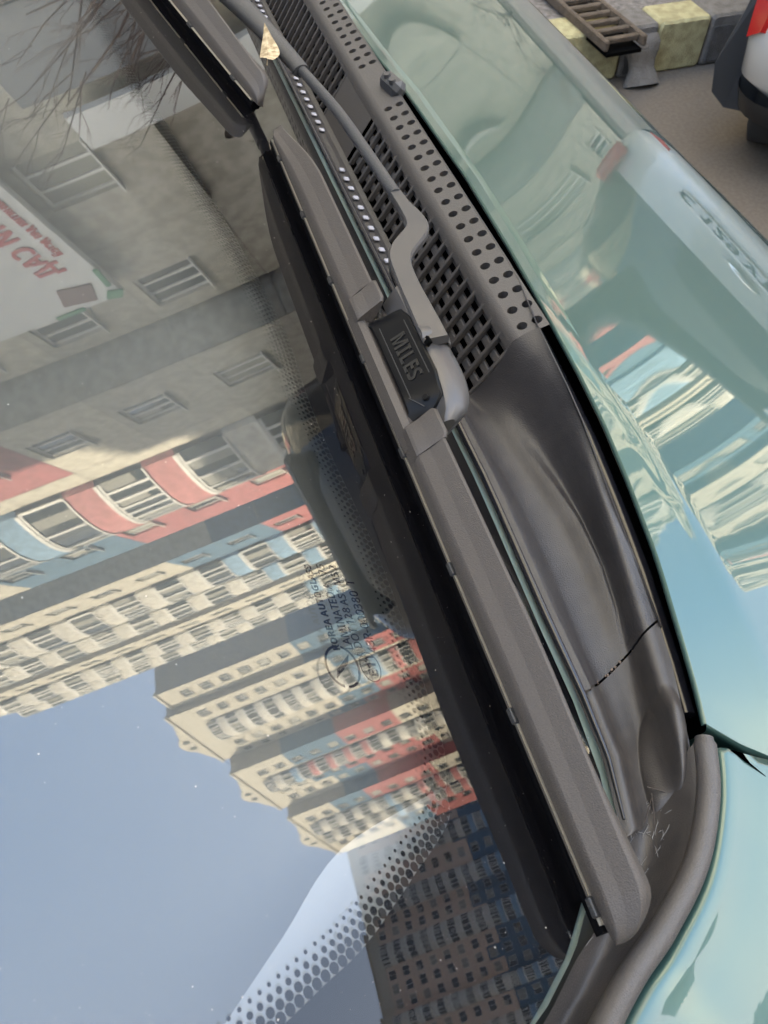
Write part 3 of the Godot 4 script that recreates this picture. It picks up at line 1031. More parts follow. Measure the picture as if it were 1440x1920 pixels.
func windscreen() -> void:
	var w := Node3D.new()
	w.name = "windscreen"
	car.add_child(w)
	var zs: Array = []
	var z := -1.33
	while z < -0.06:
		zs.append(z)
		z += 0.03
	for k in 24:
		zs.append(-0.058 + 0.088 * k / 23.0)
	for layer in 2:
		var st := begin()
		st.set_smooth_group(0)
		var rows: Array = []
		for zz in zs:
			var row := PackedVector3Array()
			var t0 := edge_t(zz)
			for k in 41:
				var f := pow(k / 40.0, 1.6)
				row.append(glass(lerpf(t0, 0.75, f), zz, -0.005 * layer))
			rows.append(row)
		sheet(st, rows)
		build("glass_sheet", st, M.windscreen_glass, w)
	# ground edge of the glass
	var st := begin()
	st.set_smooth_group(0)
	var rows: Array = []
	for zz in zs:
		var t0 := edge_t(zz)
		rows.append(PackedVector3Array([glass(t0, zz, 0.0), glass(t0 - 0.0012, zz, -0.001), glass(t0 - 0.0012, zz, -0.004), glass(t0, zz, -0.005)]))
	sheet(st, rows)
	build("glass_edge", st, M.glass_edge, w)
	# black ceramic border: from the edge to its inner line
	var inner := [Vector2(0.1124, -0.6146), Vector2(0.0883, -0.4955), Vector2(0.0761, -0.4526), Vector2(0.068, -0.4185), Vector2(0.0582, -0.3805), Vector2(0.0496, -0.3424), Vector2(0.0426, -0.3046), Vector2(0.0391, -0.2725), Vector2(0.0395, -0.24), Vector2(0.0375, -0.2053), Vector2(0.0343, -0.1799), Vector2(0.0312, -0.1539), Vector2(0.0305, -0.1185), Vector2(0.0315, -0.0914), Vector2(0.0328, -0.0745), Vector2(0.0379, -0.0616), Vector2(0.0403, -0.0535), Vector2(0.051, -0.0452), Vector2(0.0588, -0.0404), Vector2(0.0653, -0.036), Vector2(0.0726, -0.0315), Vector2(0.0774, -0.0283), Vector2(0.0867, -0.0234), Vector2(0.0949, -0.0202), Vector2(0.1047, -0.0161), Vector2(0.1103, -0.0138), Vector2(0.1212, -0.0096)]
	inner = catmull(inner, 4)
	var ring := PackedVector2Array()
	for v in inner:
		ring.append(v)
	var zo := 0.0302
	while zo > -1.30:
		ring.append(Vector2(edge_t(zo) + 0.0008, zo))
		zo -= 0.004 if zo > -0.06 else 0.03
	ring.append(Vector2(inner[0].x, -1.30))
	st = begin()
	st.set_smooth_group(0)
	var idx := Geometry2D.triangulate_polygon(ring)
	for i in range(0, idx.size() - 2, 3):
		tri(st, glass(ring[idx[i]].x, ring[idx[i]].y, -0.0026), glass(ring[idx[i + 1]].x, ring[idx[i + 1]].y, -0.0026), glass(ring[idx[i + 2]].x, ring[idx[i + 2]].y, -0.0026))
	build("ceramic_border", st, M.frit, w)
	# fading dots along its inner line
	var disc := begin()
	for k in 10:
		tri(disc, Vector3.ZERO, Vector3(cos(TAU * k / 10), 0, sin(TAU * k / 10)), Vector3(cos(TAU * (k + 1) / 10), 0, sin(TAU * (k + 1) / 10)))
	var dm := done(disc)
	var xf: Array[Transform3D] = []
	# resample the line evenly
	var total := 0.0
	var step := 0.0030
	var carry := 0.0
	var count := 0
	for i in inner.size() - 1:
		var a: Vector2 = inner[i]
		var b: Vector2 = inner[i + 1]
		var l := a.distance_to(b)
		var n := (b - a).orthogonal().normalized()
		if n.x < 0.0 and n.y > -0.5 or n.x < 0.0:
			n = -n
		while carry < l:
			var c := a.lerp(b, carry / l)
			var near := smooth01((c.y + 0.10) / 0.05)
			var rowsn := 4
			for r in rowsn:
				var off := (r + 0.56) * 0.0023
				var rad: float = lerpf(0.00125, 0.0014, near) * [1.0, 0.84, 0.6, 0.38][r]
				var q := c + n * off + (b - a).normalized() * (step * 0.5 if r % 2 else 0.0)
				var bas := Basis(Vector3(CA, -SA, 0) * rad, Vector3(SA, CA, 0), Vector3(0, 0, rad))
				xf.append(Transform3D(bas, glass(q.x, q.y, -0.0027)))
			count += 1
			carry += step
		carry -= l
		total += l
	var mm := MultiMesh.new()
	mm.transform_format = MultiMesh.TRANSFORM_3D
	mm.mesh = dm
	mm.instance_count = xf.size()
	for i in xf.size():
		mm.set_instance_transform(i, xf[i])
	var mi := MultiMeshInstance3D.new()
	mi.name = "ceramic_dots"
	mi.multimesh = mm
	mi.material_override = M.frit
	mi.set_meta("kind", "stuff")
	w.add_child(mi)
	# maker's print: lettering runs along the blade, logo rings beside it
	var tx := func(o: Vector2, e: Vector2, s: float) -> Transform3D:
		var a := glass(o.x, o.y, -0.0024)
		var dx := (glass(e.x, e.y, -0.0025) - a).normalized()
		var up := Vector3(SA, CA, 0)
		var dy := up.cross(dx).normalized()
		return Transform3D(Basis(dx * s, dy * s, up * s), a)
	var lines := [["KOREA AUTOGLASS", Vector2(0.0643, -0.1096), Vector2(0.0664, -0.1432), 0.0058, true], ["LAMINATED A   75", Vector2(0.059, -0.1101), Vector2(0.0607, -0.1443), 0.0056, false], ["//  DOT 128 AS1 M5 2", Vector2(0.055, -0.1057), Vector2(0.0554, -0.145), 0.0054, false], ["43R-000380  T", Vector2(0.0494, -0.1094), Vector2(0.0495, -0.1393), 0.0056, false]]
	for l in lines:
		var o := text_mesh("glass_print", l[0], l[3], M.print, w, tx.call(l[1], l[2], 1.0), l[4], 0.0002)
		var tm: TextMesh = o.mesh
		tm.horizontal_alignment = HORIZONTAL_ALIGNMENT_LEFT
		var bb := tm.get_aabb().size.x
		var want := glass(l[1].x, l[1].y).distance_to(glass(l[2].x, l[2].y))
		if bb > 0.0001:
			o.scale = Vector3(want / bb, 1.0, 1.0) if false else o.scale
			tm.pixel_size *= want / bb
	for r in [[Vector2(0.064, -0.104), 0.0068, 0.0078, 0.0009, "round_logo"], [Vector2(0.0526, -0.1042), 0.0042, 0.0056, 0.0004, "oval_logo"]]:
		st = begin()
		var c: Vector2 = r[0]
		for k in 28:
			if r[4] == "round_logo" and (k == 6 or k == 20):
				continue
			var a0 := TAU * k / 28
			var a1 := TAU * (k + 1) / 28
			var g := func(a: float, d: float) -> Vector3: return glass(c.x + cos(a) * (r[1] - d), c.y + sin(a) * (r[2] - d), -0.0025)
			quad(st, g.call(a0, 0.0), g.call(a1, 0.0), g.call(a1, r[3]), g.call(a0, r[3]))
		build(r[4], st, M.print, w)
	var e11 := text_mesh("oval_print", "E11", 0.0052, M.print, w, tx.call(Vector2(0.052, -0.1005), Vector2(0.052, -0.1078), 1.0), true, 0.0002)
	(e11.mesh as TextMesh).horizontal_alignment = HORIZONTAL_ALIGNMENT_LEFT
	st = begin()
	for k in 3:
		var c := Vector2(0.064, -0.104) + Vector2(0.0022 * (k - 1), -0.002 + 0.002 * k)
		var q: Array = []
		for e in [Vector2(-0.0018, -0.0028), Vector2(0.0004, -0.0008), Vector2(0.0016, 0.0026), Vector2(-0.0004, 0.0010)]:
			q.append(glass(c.x + e.x, c.y + e.y, -0.0025))
		quad(st, q[0], q[1], q[2], q[3])
	build("logo_arrows", st, M.print, w)

func interior() -> void:
	# dashboard top under the glass, pale cloth on the pillar
	var st := begin()
	st.set_smooth_group(0)
	var rows: Array = []
	for i in 30:
		var z := -1.3 + 1.33 * i / 29.0
		var row := PackedVector3Array()
		for k in 16:
			var t := edge_t(minf(z, -0.05)) + 0.02 + 0.6 * k / 15.0
			var g := glass(t, z, 0.0)
			row.append(Vector3(g.x, minf(g.y - 0.03, GY - 0.03 + 0.04 * sin(k * 0.3)), z))
		rows.append(row)
	sheet(st, rows)
	build("dashboard", st, M.dash, car)
	st = begin()
	st.set_smooth_group(0)
	var ins := [Vector2(0.0042, -0.0765), Vector2(0.0266, -0.0679), Vector2(0.0666, -0.0548), Vector2(0.0922, -0.0349), Vector2(0.1124, -0.0193), Vector2(0.1303, -0.0049)]
	ins = catmull(ins, 5)
	rows = []
	for i in ins.size():
		var v: Vector2 = ins[i]
		var f := float(i) / (ins.size() - 1)
		var zo := lerpf(-0.055, 0.028, smooth01(f * 1.1))
		var to := maxf(edge_t(zo) + 0.012, -0.02)
		var row := PackedVector3Array()
		for k in 7:
			var u := k / 6.0
			var q := v.lerp(Vector2(to, zo), u)
			row.append(glass(q.x, q.y, -0.024 + 0.012 * u))
		rows.append(row)
	sheet(st, rows)
	build("pillar_trim", st, M.pillar_cloth, car)
	# headliner and back of the cabin keep the inside dark
	st = begin()
	box(st, Vector3(-1.3, 1.05, -0.65), Vector3(0.1, 1.0, 1.3))
	build("cabin_rear", st, M.dash, car)
	st = begin()
	box(st, Vector3(-0.9, 0.55, -0.65), Vector3(1.2, 0.1, 1.3))
	build("cabin_floor", st, M.dash, car)
	for z in [-0.35, -0.95]:
		st = begin()
		box(st, Vector3(-0.95, 1.05, z), Vector3(0.16, 0.75, 0.46), Basis(Vector3.BACK, 0.2), 0.06)
		box(st, Vector3(-0.7, 0.75, z), Vector3(0.5, 0.16, 0.48), Basis(), 0.05)
		build("seat", st, M.dash, car)

# ------------------------------------------------------------------ cowl under the wipers
func cowl() -> void:
	var c := Node3D.new()
	c.name = "cowl_cover"
	car.add_child(c)
	var z0 := -1.2
	var z1 := -0.262
	# seal on the lower edge of the glass
	var st := begin()
	st.set_smooth_group(0)
	var path: Array = []
	var rad: Array = []
	var z := -1.25
	while z < -0.0425:
		path.append(glass(edge_t(z) - 0.0022, z, 0.0008))
		rad.append(0.0019 if z < -0.12 else lerpf(0.0019, 0.0006, (z + 0.12) / 0.077))
		z += 0.02 if z < -0.12 else 0.0055
	tube(st, path, rad, 10)
	build("glass_seal", st, M.seal_rubber, c)
	# channel floor: flat lip, step, trough
	var prof := [Vector2(0.1135, -0.2965), Vector2(0.1165, -0.2955), Vector2(0.1195, -0.304), Vector2(0.1225, -0.313), Vector2(0.1265, -0.3155), Vector2(0.1305, -0.3165), Vector2(0.1345, -0.3185), Vector2(0.1385, -0.3185)]
	st = begin()
	var rings: Array = []
	for i in 41:
		var zz := lerpf(z0, -0.29, i / 40.0)
		var ring := PackedVector3Array()
		for q in prof:
			ring.append(p(q.x, q.y, zz))
		rings.append(ring)
	crisp_loft(st, rings, false, false)
	build("channel", st, M.cowl_plastic, c)
	# small drain slots: glossy tabs along the trough, sky glint put into their pale colour
	for seg in [[-1.0, -0.585], [-0.53, -0.275]]:
		var zz: float = seg[0]
		while zz < seg[1]:
			st = begin()
			box(st, p(0.1292, -0.3148, zz), Vector3(0.0042, 0.0016, 0.0042), Basis(Vector3.BACK, -0.25), 0.0005)
			build("drain_tab", st, M.drain_tab if M.has("drain_tab") else tab_mat(), c)
			zz += 0.0128
	# louvred panel: ribs across, bars along, dark space below
	var lo := Vector2(0.1385, -0.3185)
	var hi := Vector2(0.1600, -0.2885)
	var d := (hi - lo).normalized()
	var nrm := Vector2(-d.y, d.x)
	var length := lo.distance_to(hi)
	var b := Basis(Vector3(d.x, d.y, 0), Vector3(nrm.x, nrm.y, 0), Vector3(0, 0, 1))
	for seg in [[-1.15, -0.621], [-0.552, -0.287]]:
		var k := 0
		var zz: float = seg[1]
		while zz > seg[0]:
			st = begin()
			box(st, p((lo.x + hi.x) / 2, (lo.y + hi.y) / 2, zz) - b.y * 0.0012, Vector3(length, 0.0040, 0.0024), b, 0.0005)
			build("louvre_rib", st, M.cowl_top_plastic, c)
			zz -= 0.0128
			k += 1
		for r in 4:
			st = begin()
			var f := (r + 0.62) / 4.0
			var at := lo.lerp(hi, f)
			box(st, p(at.x, at.y, (seg[0] + seg[1]) / 2) - b.y * 0.0048, Vector3(length / 4 * 0.52, 0.003, seg[1] - seg[0]), b, 0.0006)
			build("louvre_bar", st, M.cowl_top_plastic, c)
	for seg in [[z0, -1.15], [-0.6225, -0.5505]]:
		st = begin()
		quad(st, p(lo.x, lo.y, seg[0]), p(lo.x, lo.y, seg[1]), p(hi.x, hi.y, seg[1]), p(hi.x, hi.y, seg[0]))
		build("blank_panel", st, M.cowl_top_plastic, c)
	st = begin()
	quad(st, p(lo.x + 0.008, lo.y - 0.012, z0), p(lo.x + 0.008, lo.y - 0.012, z1), p(hi.x + 0.010, hi.y - 0.010, z1), p(hi.x + 0.010, hi.y - 0.010, z0))
	quad(st, p(lo.x, lo.y, z0), p(lo.x + 0.008, lo.y - 0.012, z0), p(lo.x + 0.008, lo.y - 0.012, z1), p(lo.x, lo.y, z1))
	quad(st, p(0.162, -0.2935, z0), p(0.184, -0.2935, z0), p(0.182, -0.2935, -0.285), p(0.162, -0.2935, -0.285))
	build("intake_shadow", st, M.gap_black, c)
	# rounded ridge between louvres and the perforated strip
	st = begin()
	rings = []
	for i in 61:
		var zz := lerpf(z0, -0.287, i / 60.0)
		var ring := PackedVector3Array()
		for q in [Vector2(0.1585, -0.2905), Vector2(0.1595, -0.2875), Vector2(0.1610, -0.2850), Vector2(0.1628, -0.2832), Vector2(0.1648, -0.2824)]:
			ring.append(p(q.x, q.y, zz))
		rings.append(ring)
	st.set_smooth_group(0)
	loft(st, rings, false, false)
	build("ridge", st, M.cowl_top_plastic, c)
	# perforated strip: every hole is cut through
	st = begin()
	var y_in := -0.2824
	var y_out := -0.2775
	var sy := func(x: float) -> float: return lerpf(y_in, y_out, (x - 0.1648) / (0.1825 - 0.1648))
	var pitch := 0.0138
	var zz := -0.2939
	var xs := [0.1648, 0.1732, 0.1818]
	var rows_z: Array = []
	while zz > -1.2:
		rows_z.append(zz)
		zz -= pitch
	for zc in rows_z:
		var solid: bool = zc < -0.545 and zc > -0.60
		for k in 2:
			var a: float = xs[k]
			var bx: float = xs[k + 1]
			var cx := (a + bx) / 2
			if solid:
				quad(st, p(a, sy.call(a), zc - pitch / 2), p(bx, sy.call(bx), zc - pitch / 2), p(bx, sy.call(bx), zc + pitch / 2), p(a, sy.call(a), zc + pitch / 2))
				continue
			var r := 0.0029
			for s in 16:
				var e: Array = []
				for m in 2:
					var ang := TAU * (s + m) / 16.0
					var dx := cos(ang)
					var dz := sin(ang)
					var far := minf((bx - a) / 2 / maxf(absf(dx), 1e-4), pitch / 2 / maxf(absf(dz), 1e-4))
					e.append([Vector2(dx * r, dz * r), Vector2(dx * far, dz * far)])
				var P := func(v: Vector2, dy: float) -> Vector3: return p(cx + v.x, sy.call(cx + v.x) + dy, zc + v.y)
				quad(st, P.call(e[0][0], 0.0), P.call(e[0][1], 0.0), P.call(e[1][1], 0.0), P.call(e[1][0], 0.0))
				# corner triangle so that the square closes
				var ca := atan2(pitch / 2, (bx - a) / 2)
				for corner in [ca, PI - ca, PI + ca, TAU - ca]:
					var a0 := TAU * s / 16.0
					var a1 := TAU * (s + 1) / 16.0
					if corner > a0 + 1e-4 and corner < a1 - 1e-4:
						var cv := Vector2(signf(cos(corner)) * (bx - a) / 2, signf(sin(corner)) * pitch / 2)
						tri(st, P.call(e[0][1], 0.0), P.call(cv, 0.0), P.call(e[1][1], 0.0))
				quad(st, P.call(e[0][0], 0.0), P.call(e[1][0], 0.0), P.call(e[1][0], -0.005), P.call(e[0][0], -0.005))
	build("perforated_strip", st, M.cowl_top_plastic, c)
	st = begin()
	var fl: Array = []
	for i in 61:
		var z2 := lerpf(-1.2, -0.11, i / 60.0)
		var xo: float = lerpf(0.1818, cowl_outer(z2), smooth01((z2 + 0.34) / 0.05))
		var yo := 0.0 if z2 < -0.25 else -0.010 * smooth01((z2 + 0.25) / 0.12)
		fl.append(PackedVector3Array([p(xo - 0.0004, -0.2776 + yo, z2), p(xo + 0.0008, -0.2785 + yo, z2), p(xo + 0.0016, -0.282 + yo, z2), p(xo + 0.0018, -0.33, z2)]))
	st.set_smooth_group(0)
	sheet(st, fl)
	build("outer_flange", st, M.cowl_plastic, c)
	st = begin()
	quad(st, p(0.17, -0.33, -1.3), p(0.26, -0.33, -1.3), p(0.26, -0.33, 0.0), p(0.13, -0.33, 0.0))
	build("gap_floor", st, M.gap_black, c)
	st = begin()
	var gp: Array = []
	for i in 50:
		var z2 := lerpf(-1.1, -0.075, i / 49.0)
		var xo: float = lerpf(0.1818, cowl_outer(z2), smooth01((z2 + 0.34) / 0.05))
		gp.append(p((xo + hood_edge(z2)) / 2.0 + 0.0015, -0.2985, z2))
	tube(st, gp, filled(50, 0.0042), 10)
	build("bonnet_seal", st, M.seal_rubber, c)
	# washer nozzle sitting in the strip
	st = begin()
	box(st, p(0.1795, -0.276, -0.565), Vector3(0.012, 0.012, 0.024), Basis(Vector3.UP, 0.2), 0.003)
	var noz := build("washer_nozzle", st, M.arm_paint, c)
	for k in 2:
		st = begin()
		tube(st, [p(0.1765 + 0.001 * k, -0.271, -0.568 + 0.009 * k), p(0.1760 + 0.001 * k, -0.2685, -0.568 + 0.009 * k)], [0.003, 0.0026], 14)
		build("jet", st, M.arm_metal, noz)
	near_cowl(c)

func tab_mat() -> StandardMaterial3D:
	return mat("drain_tab", lin(0.33, 0.33, 0.38), 0.25)  # pale blue grey stands for the sky reflected in the tabs

func cowl_outer(z: float) -> float:
	return along([[-0.326, 0.1770], [-0.289, 0.1755], [-0.257, 0.1725], [-0.219, 0.1690], [-0.170, 0.1630], [-0.141, 0.1597], [-0.113, 0.1550], [-0.0956, 0.1515], [-0.0816, 0.1472], [-0.063, 0.1408], [-0.045, 0.134]], z)

# the moulded near end: a sheet from the seal to the outer edge, with valley and swage
func near_cowl(c: Node3D) -> void:
	# heights of eight lines: seal, lip, two in the basin, swage, valley, crease, outer edge
	var sec := [
		[-0.287, [-0.2968, -0.2955, -0.3125, -0.3165, -0.3183, -0.3035, -0.2846, -0.2777]],
		[-0.255, [-0.2962, -0.2950, -0.3060, -0.3100, -0.3095, -0.3040, -0.2850, -0.2785]],
		[-0.212, [-0.2955, -0.2945, -0.3035, -0.3065, -0.3040, -0.3040, -0.2860, -0.2820]],
		[-0.180, [-0.2950, -0.2940, -0.3028, -0.3050, -0.3015, -0.3030, -0.2870, -0.2850]],
		[-0.150, [-0.2945, -0.2935, -0.3022, -0.3042, -0.3006, -0.3015, -0.2880, -0.2870]],
		[-0.120, [-0.2940, -0.2930, -0.3018, -0.3036, -0.3012, -0.3000, -0.2888, -0.2885]],
		[-0.090, [-0.2935, -0.2925, -0.3015, -0.3040, -0.3035, -0.3000, -0.2892, -0.2890]],
		[-0.065, [-0.2920, -0.2912, -0.2990, -0.3020, -0.3025, -0.2985, -0.2890, -0.2885]],
		[-0.038, [-0.2900, -0.2895, -0.2950, -0.2975, -0.2980, -0.2955, -0.2895, -0.2880]]]
	var swage := [[-0.287, 0.1385], [-0.2385, 0.1453], [-0.2074, 0.1494], [-0.1792, 0.152], [-0.1513, 0.1505], [-0.1294, 0.1462], [-0.1169, 0.1424], [-0.09, 0.136], [-0.065, 0.130], [-0.038, 0.120]]
	var crease := [[-0.287, 0.1618], [-0.2661, 0.1660], [-0.2355, 0.1672], [-0.2016, 0.1632], [-0.1668, 0.1574], [-0.1363, 0.1515], [-0.1114, 0.1465], [-0.082, 0.140], [-0.063, 0.1345], [-0.038, 0.127]]
	var at := func(z: float, u: float) -> Vector3:
		var i := 0
		while i < sec.size() - 2 and z > sec[i + 1][0]:
			i += 1
		var f := clampf((z - sec[i][0]) / (sec[i + 1][0] - sec[i][0]), 0.0, 1.0)
		var xs: float = glass(edge_t(z), z).x + 0.002
		var ks: float = along(swage, z)
		var kc: float = along(crease, z)
		var ko := cowl_outer(z)
		var kx := [xs, xs + 0.0055, 0.0, 0.0, ks, lerpf(ks, kc, 0.5), kc, ko]
		kx[2] = lerpf(kx[1], ks, 0.33)
		kx[3] = lerpf(kx[1], ks, 0.70)
		var ky: Array = []
		for k in 8:
			var ya: float = sec[maxi(i - 1, 0)][1][k]
			var yb: float = sec[i][1][k]
			var yc: float = sec[i + 1][1][k]
			var yd: float = sec[mini(i + 2, sec.size() - 1)][1][k]
			ky.append(0.5 * (2.0 * yb + (yc - ya) * f + (2.0 * ya - 5.0 * yb + 4.0 * yc - yd) * f * f + (3.0 * yb - 3.0 * yc + yd - ya) * f * f * f))
		var x := lerpf(xs, ko, u)
		var j := 0
		while j < 6 and x > kx[j + 1]:
			j += 1
		var w: float = kx[j + 1] - kx[j]
		var t := clampf((x - kx[j]) / w, 0.0, 1.0)
		var m0: float = (ky[j + 1] - ky[maxi(j - 1, 0)]) / (kx[j + 1] - kx[maxi(j - 1, 0)]) * w
		var m1: float = (ky[mini(j + 2, 7)] - ky[j]) / (kx[mini(j + 2, 7)] - kx[j]) * w
		var y: float = (2 * t * t * t - 3 * t * t + 1) * ky[j] + (t * t * t - 2 * t * t + t) * m0 + (-2 * t * t * t + 3 * t * t) * ky[j + 1] + (t * t * t - t * t) * m1
		return p(x, y, z)
	var seam := func(u: float) -> float: return lerpf(-0.0925, -0.113, u)
	# panel up to the seam
	var st := begin()
	st.set_smooth_group(0)
	var rows: Array = []
	for i in 61:
		var row := PackedVector3Array()
		for j in 81:
			var u := j / 80.0
			row.append(at.call(lerpf(-0.287, seam.call(u) - 0.0005, i / 60.0), u))
		rows.append(row)
	sheet(st, rows)
	build("moulded_end", st, M.cowl_plastic, c)
	# flat lip that runs along the seal
	st = begin()
	rows = []
	for i in 31:
		var z := lerpf(-0.30, -0.094, i / 30.0)
		var x := glass(edge_t(z), z).x
		var lift := 0.0005 + 0.0016 * smooth01((z + 0.30) / 0.06)
		rows.append(PackedVector3Array([p(x + 0.0022, -0.297 + 0.003 * i / 30.0 + lift, z), p(x + 0.0024, -0.2955 + 0.003 * i / 30.0 + lift, z), p(x + 0.0066, -0.2950 + 0.003 * i / 30.0 + lift, z), p(x + 0.0076, -0.2975 + 0.003 * i / 30.0, z)]))
	crisp_loft(st, rows, false, false)
	build("lip", st, M.trim_plastic, c)
	# corner cap beyond the seam, with its teardrop bulge
	st = begin()
	st.set_smooth_group(0)
	rows = []
	for i in 91:
		var row := PackedVector3Array()
		for j in 91:
			var u := j / 90.0
			var z := lerpf(seam.call(u) + 0.0006, lerpf(-0.0385, -0.045, u), i / 90.0)
			var v: Vector3 = at.call(z, u)
			# an almond shaped bulge lying across the cap
			var pa := Vector2(0.1450, -0.0865)
			var pb := Vector2(0.1180, -0.0385)
			var ax := pb - pa
			var q := Vector2(v.x, v.z) - pa
			var f := q.dot(ax) / ax.length_squared()
			if f > 0.0 and f < 1.0:
				var du := absf(q.dot(ax.orthogonal().normalized())) / (0.0072 * pow(sin(PI * pow(f, 0.85)), 0.7) + 0.0002)
				if du < 1.0:
					v.y += 0.0062 * pow(1.0 - du * du, 0.8) * smooth01(minf(f, 1.0 - f) * 4.0)
			row.append(v)
		rows.append(row)
	sheet(st, rows)
	var cap := build("corner_cap", st, M.trim_plastic, c)
	# from the corner the trim runs back beside the glass to the pillar
	var a := [Vector3(0.1019, 1.1335, -0.0399), Vector3(0.0855, 1.1394, -0.0211), Vector3(0.0647, 1.154, -0.0095), Vector3(0.0458, 1.1674, 0.0026), Vector3(0.0191, 1.1867, 0.0158)]
	var d := [Vector3(0.1433, 1.137, -0.0629), Vector3(0.1343, 1.137, -0.0448), Vector3(0.1169, 1.14, -0.0251), Vector3(0.0942, 1.146, -0.0102), Vector3(0.0633, 1.158, 0.0062)]
	d.append(Vector3(d[-1].x - 0.09, d[-1].y + 0.062, d[-1].z + 0.055))
	a.append(Vector3(a[-1].x - 0.06, a[-1].y + 0.043, a[-1].z + 0.01))
	a.insert(0, at.call(-0.0395, 0.02))
	var ac := catmull(a, 8)
	var dc := catmull(d, 10)
	st = begin()
	st.set_smooth_group(0)
	rows = []
	for i in 41:
		var f := i / 40.0
		var va: Vector3 = ac[int(f * (ac.size() - 1))]
		var vd: Vector3 = dc[int(f * (dc.size() - 1))]
		var row := PackedVector3Array()
		for k in 13:
			var u := k / 12.0
			var v := va.lerp(vd, u)
			v.y -= 0.010 * sin(PI * minf(u * 1.15, 1.0)) + 0.004 * (1.0 - u)
			row.append(v)
		rows.append(row)
	sheet(st, rows)
	build("pillar_foot", st, M.trim_plastic, c)
	# chalky scratches round the glass corner
	var rng := RandomNumberGenerator.new()
	rng.seed = 77
	st = begin()
	for i in 80:
		var f := rng.randf_range(0.02, 0.45)
		var u := rng.randf_range(0.05, 0.62)
		var path2: Array = []
		var df := rng.randf_range(-0.05, 0.05)
		var du := rng.randf_range(-0.16, 0.10)
		for k in 5:
			var fk := clampf(f + df * k / 4.0, 0.0, 1.0)
			var uk := clampf(u + du * k / 4.0 + rng.randf_range(-0.012, 0.012), 0.02, 0.98)
			var va: Vector3 = ac[int(fk * (ac.size() - 1))].lerp(ac[mini(int(fk * (ac.size() - 1)) + 1, ac.size() - 1)], fmod(fk * (ac.size() - 1), 1.0))
			var vd: Vector3 = dc[int(fk * (dc.size() - 1))].lerp(dc[mini(int(fk * (dc.size() - 1)) + 1, dc.size() - 1)], fmod(fk * (dc.size() - 1), 1.0))
			var v := va.lerp(vd, uk)
			v.y -= 0.010 * sin(PI * minf(uk * 1.15, 1.0)) + 0.004 * (1.0 - uk) - 0.0003
			path2.append(v)
		var r := rng.randf_range(0.00008, 0.00020)
		tube(st, path2, [r * 0.4, r, r, r, r * 0.3], 4, false)
	var sc := build("scratches", st, M.scratch, c)
	sc.set_meta("kind", "stuff")
	# rounded rubber moulding against the wing
	st = begin()
	var path: Array = []
	var rad: Array = []
	for i in dc.size():
		path.append(dc[i] + Vector3(0.0012, -0.0005, 0.0012))
		rad.append(0.0042 if i > 1 else 0.0034)
	tube(st, path, rad, 14, true)
	build("edge_moulding", st, M.cowl_top_plastic, c)
	var nd := RandomNumberGenerator.new()
	nd.seed = 31
	for i in 3:
		var f := nd.randf_range(0.03, 0.3)
		var v := (ac[int(f * (ac.size() - 1))] as Vector3).lerp(dc[int(f * (dc.size() - 1))], nd.randf_range(0.15, 0.6)) + Vector3(0, -0.0085, 0)
		var a2 := nd.randf() * TAU
		var e := Vector3(cos(a2), nd.randf_range(-0.1, 0.2), sin(a2)) * nd.randf_range(0.003, 0.007)
		st = begin()
		tube(st, [v - e, v + Vector3(0, 0.0006, 0), v + e], [0.00015, 0.0003, 0.0001], 5)
		build("dry_needle", st, M.soil, c)
	for i in 12:
		var u := nd.randf_range(0.3, 0.75)
		var v: Vector3 = at.call(seam.call(u) + nd.randf_range(-0.001, 0.001), u)
		st = begin()
		box(st, v + Vector3(0, 0.0002, 0), Vector3(1, 0.6, 0.8) * nd.randf_range(0.0003, 0.0011), Basis(Vector3(1, 1, 0).normalized(), nd.randf() * 3.0), 0.0001)
		build("dirt_crumb", st, M.bark, c)
	wing(dc)

# ------------------------------------------------------------------ painted panels
func hood_edge(z: float) -> float:
	return along([[-1.25, 0.14], [-1.1, 0.166], [-0.95, 0.175], [-0.7327, 0.1815], [-0.62, 0.1885], [-0.5808, 0.1930], [-0.4518, 0.1965], [-0.3655, 0.1930], [-0.2956, 0.1885], [-0.2553, 0.1864], [-0.2194, 0.1830], [-0.1804, 0.1765], [-0.1432, 0.1687], [-0.1112, 0.1600], [-0.0836, 0.1535], [-0.0666, 0.1491]], z)

func hood_y(x: float, z: float) -> float:
	var u := x - 0.15
	var y := -0.268 - 0.457 * u + 1.1357 * u * u - 2.867 * u * u * u
	# a flatter shoulder along the rear edge that widens towards the near corner
	var w := lerpf(0.0, 0.034, smooth01((z + 0.36) / 0.30)) * smooth01((z + 1.6) / 0.6)
	var d := x - hood_edge(minf(z, -0.0666))
	if d < w:
		var e := w - d
		y -= 0.27 * e * smooth01(e / 0.006) if e < 0.006 else 0.27 * e
	# crown towards the near side
	y -= 1.6 * pow(maxf(0.0, z + 0.14), 2.0)
	y -= 1.6 * pow(maxf(0.0, -1.16 - z), 2.0)
	return y

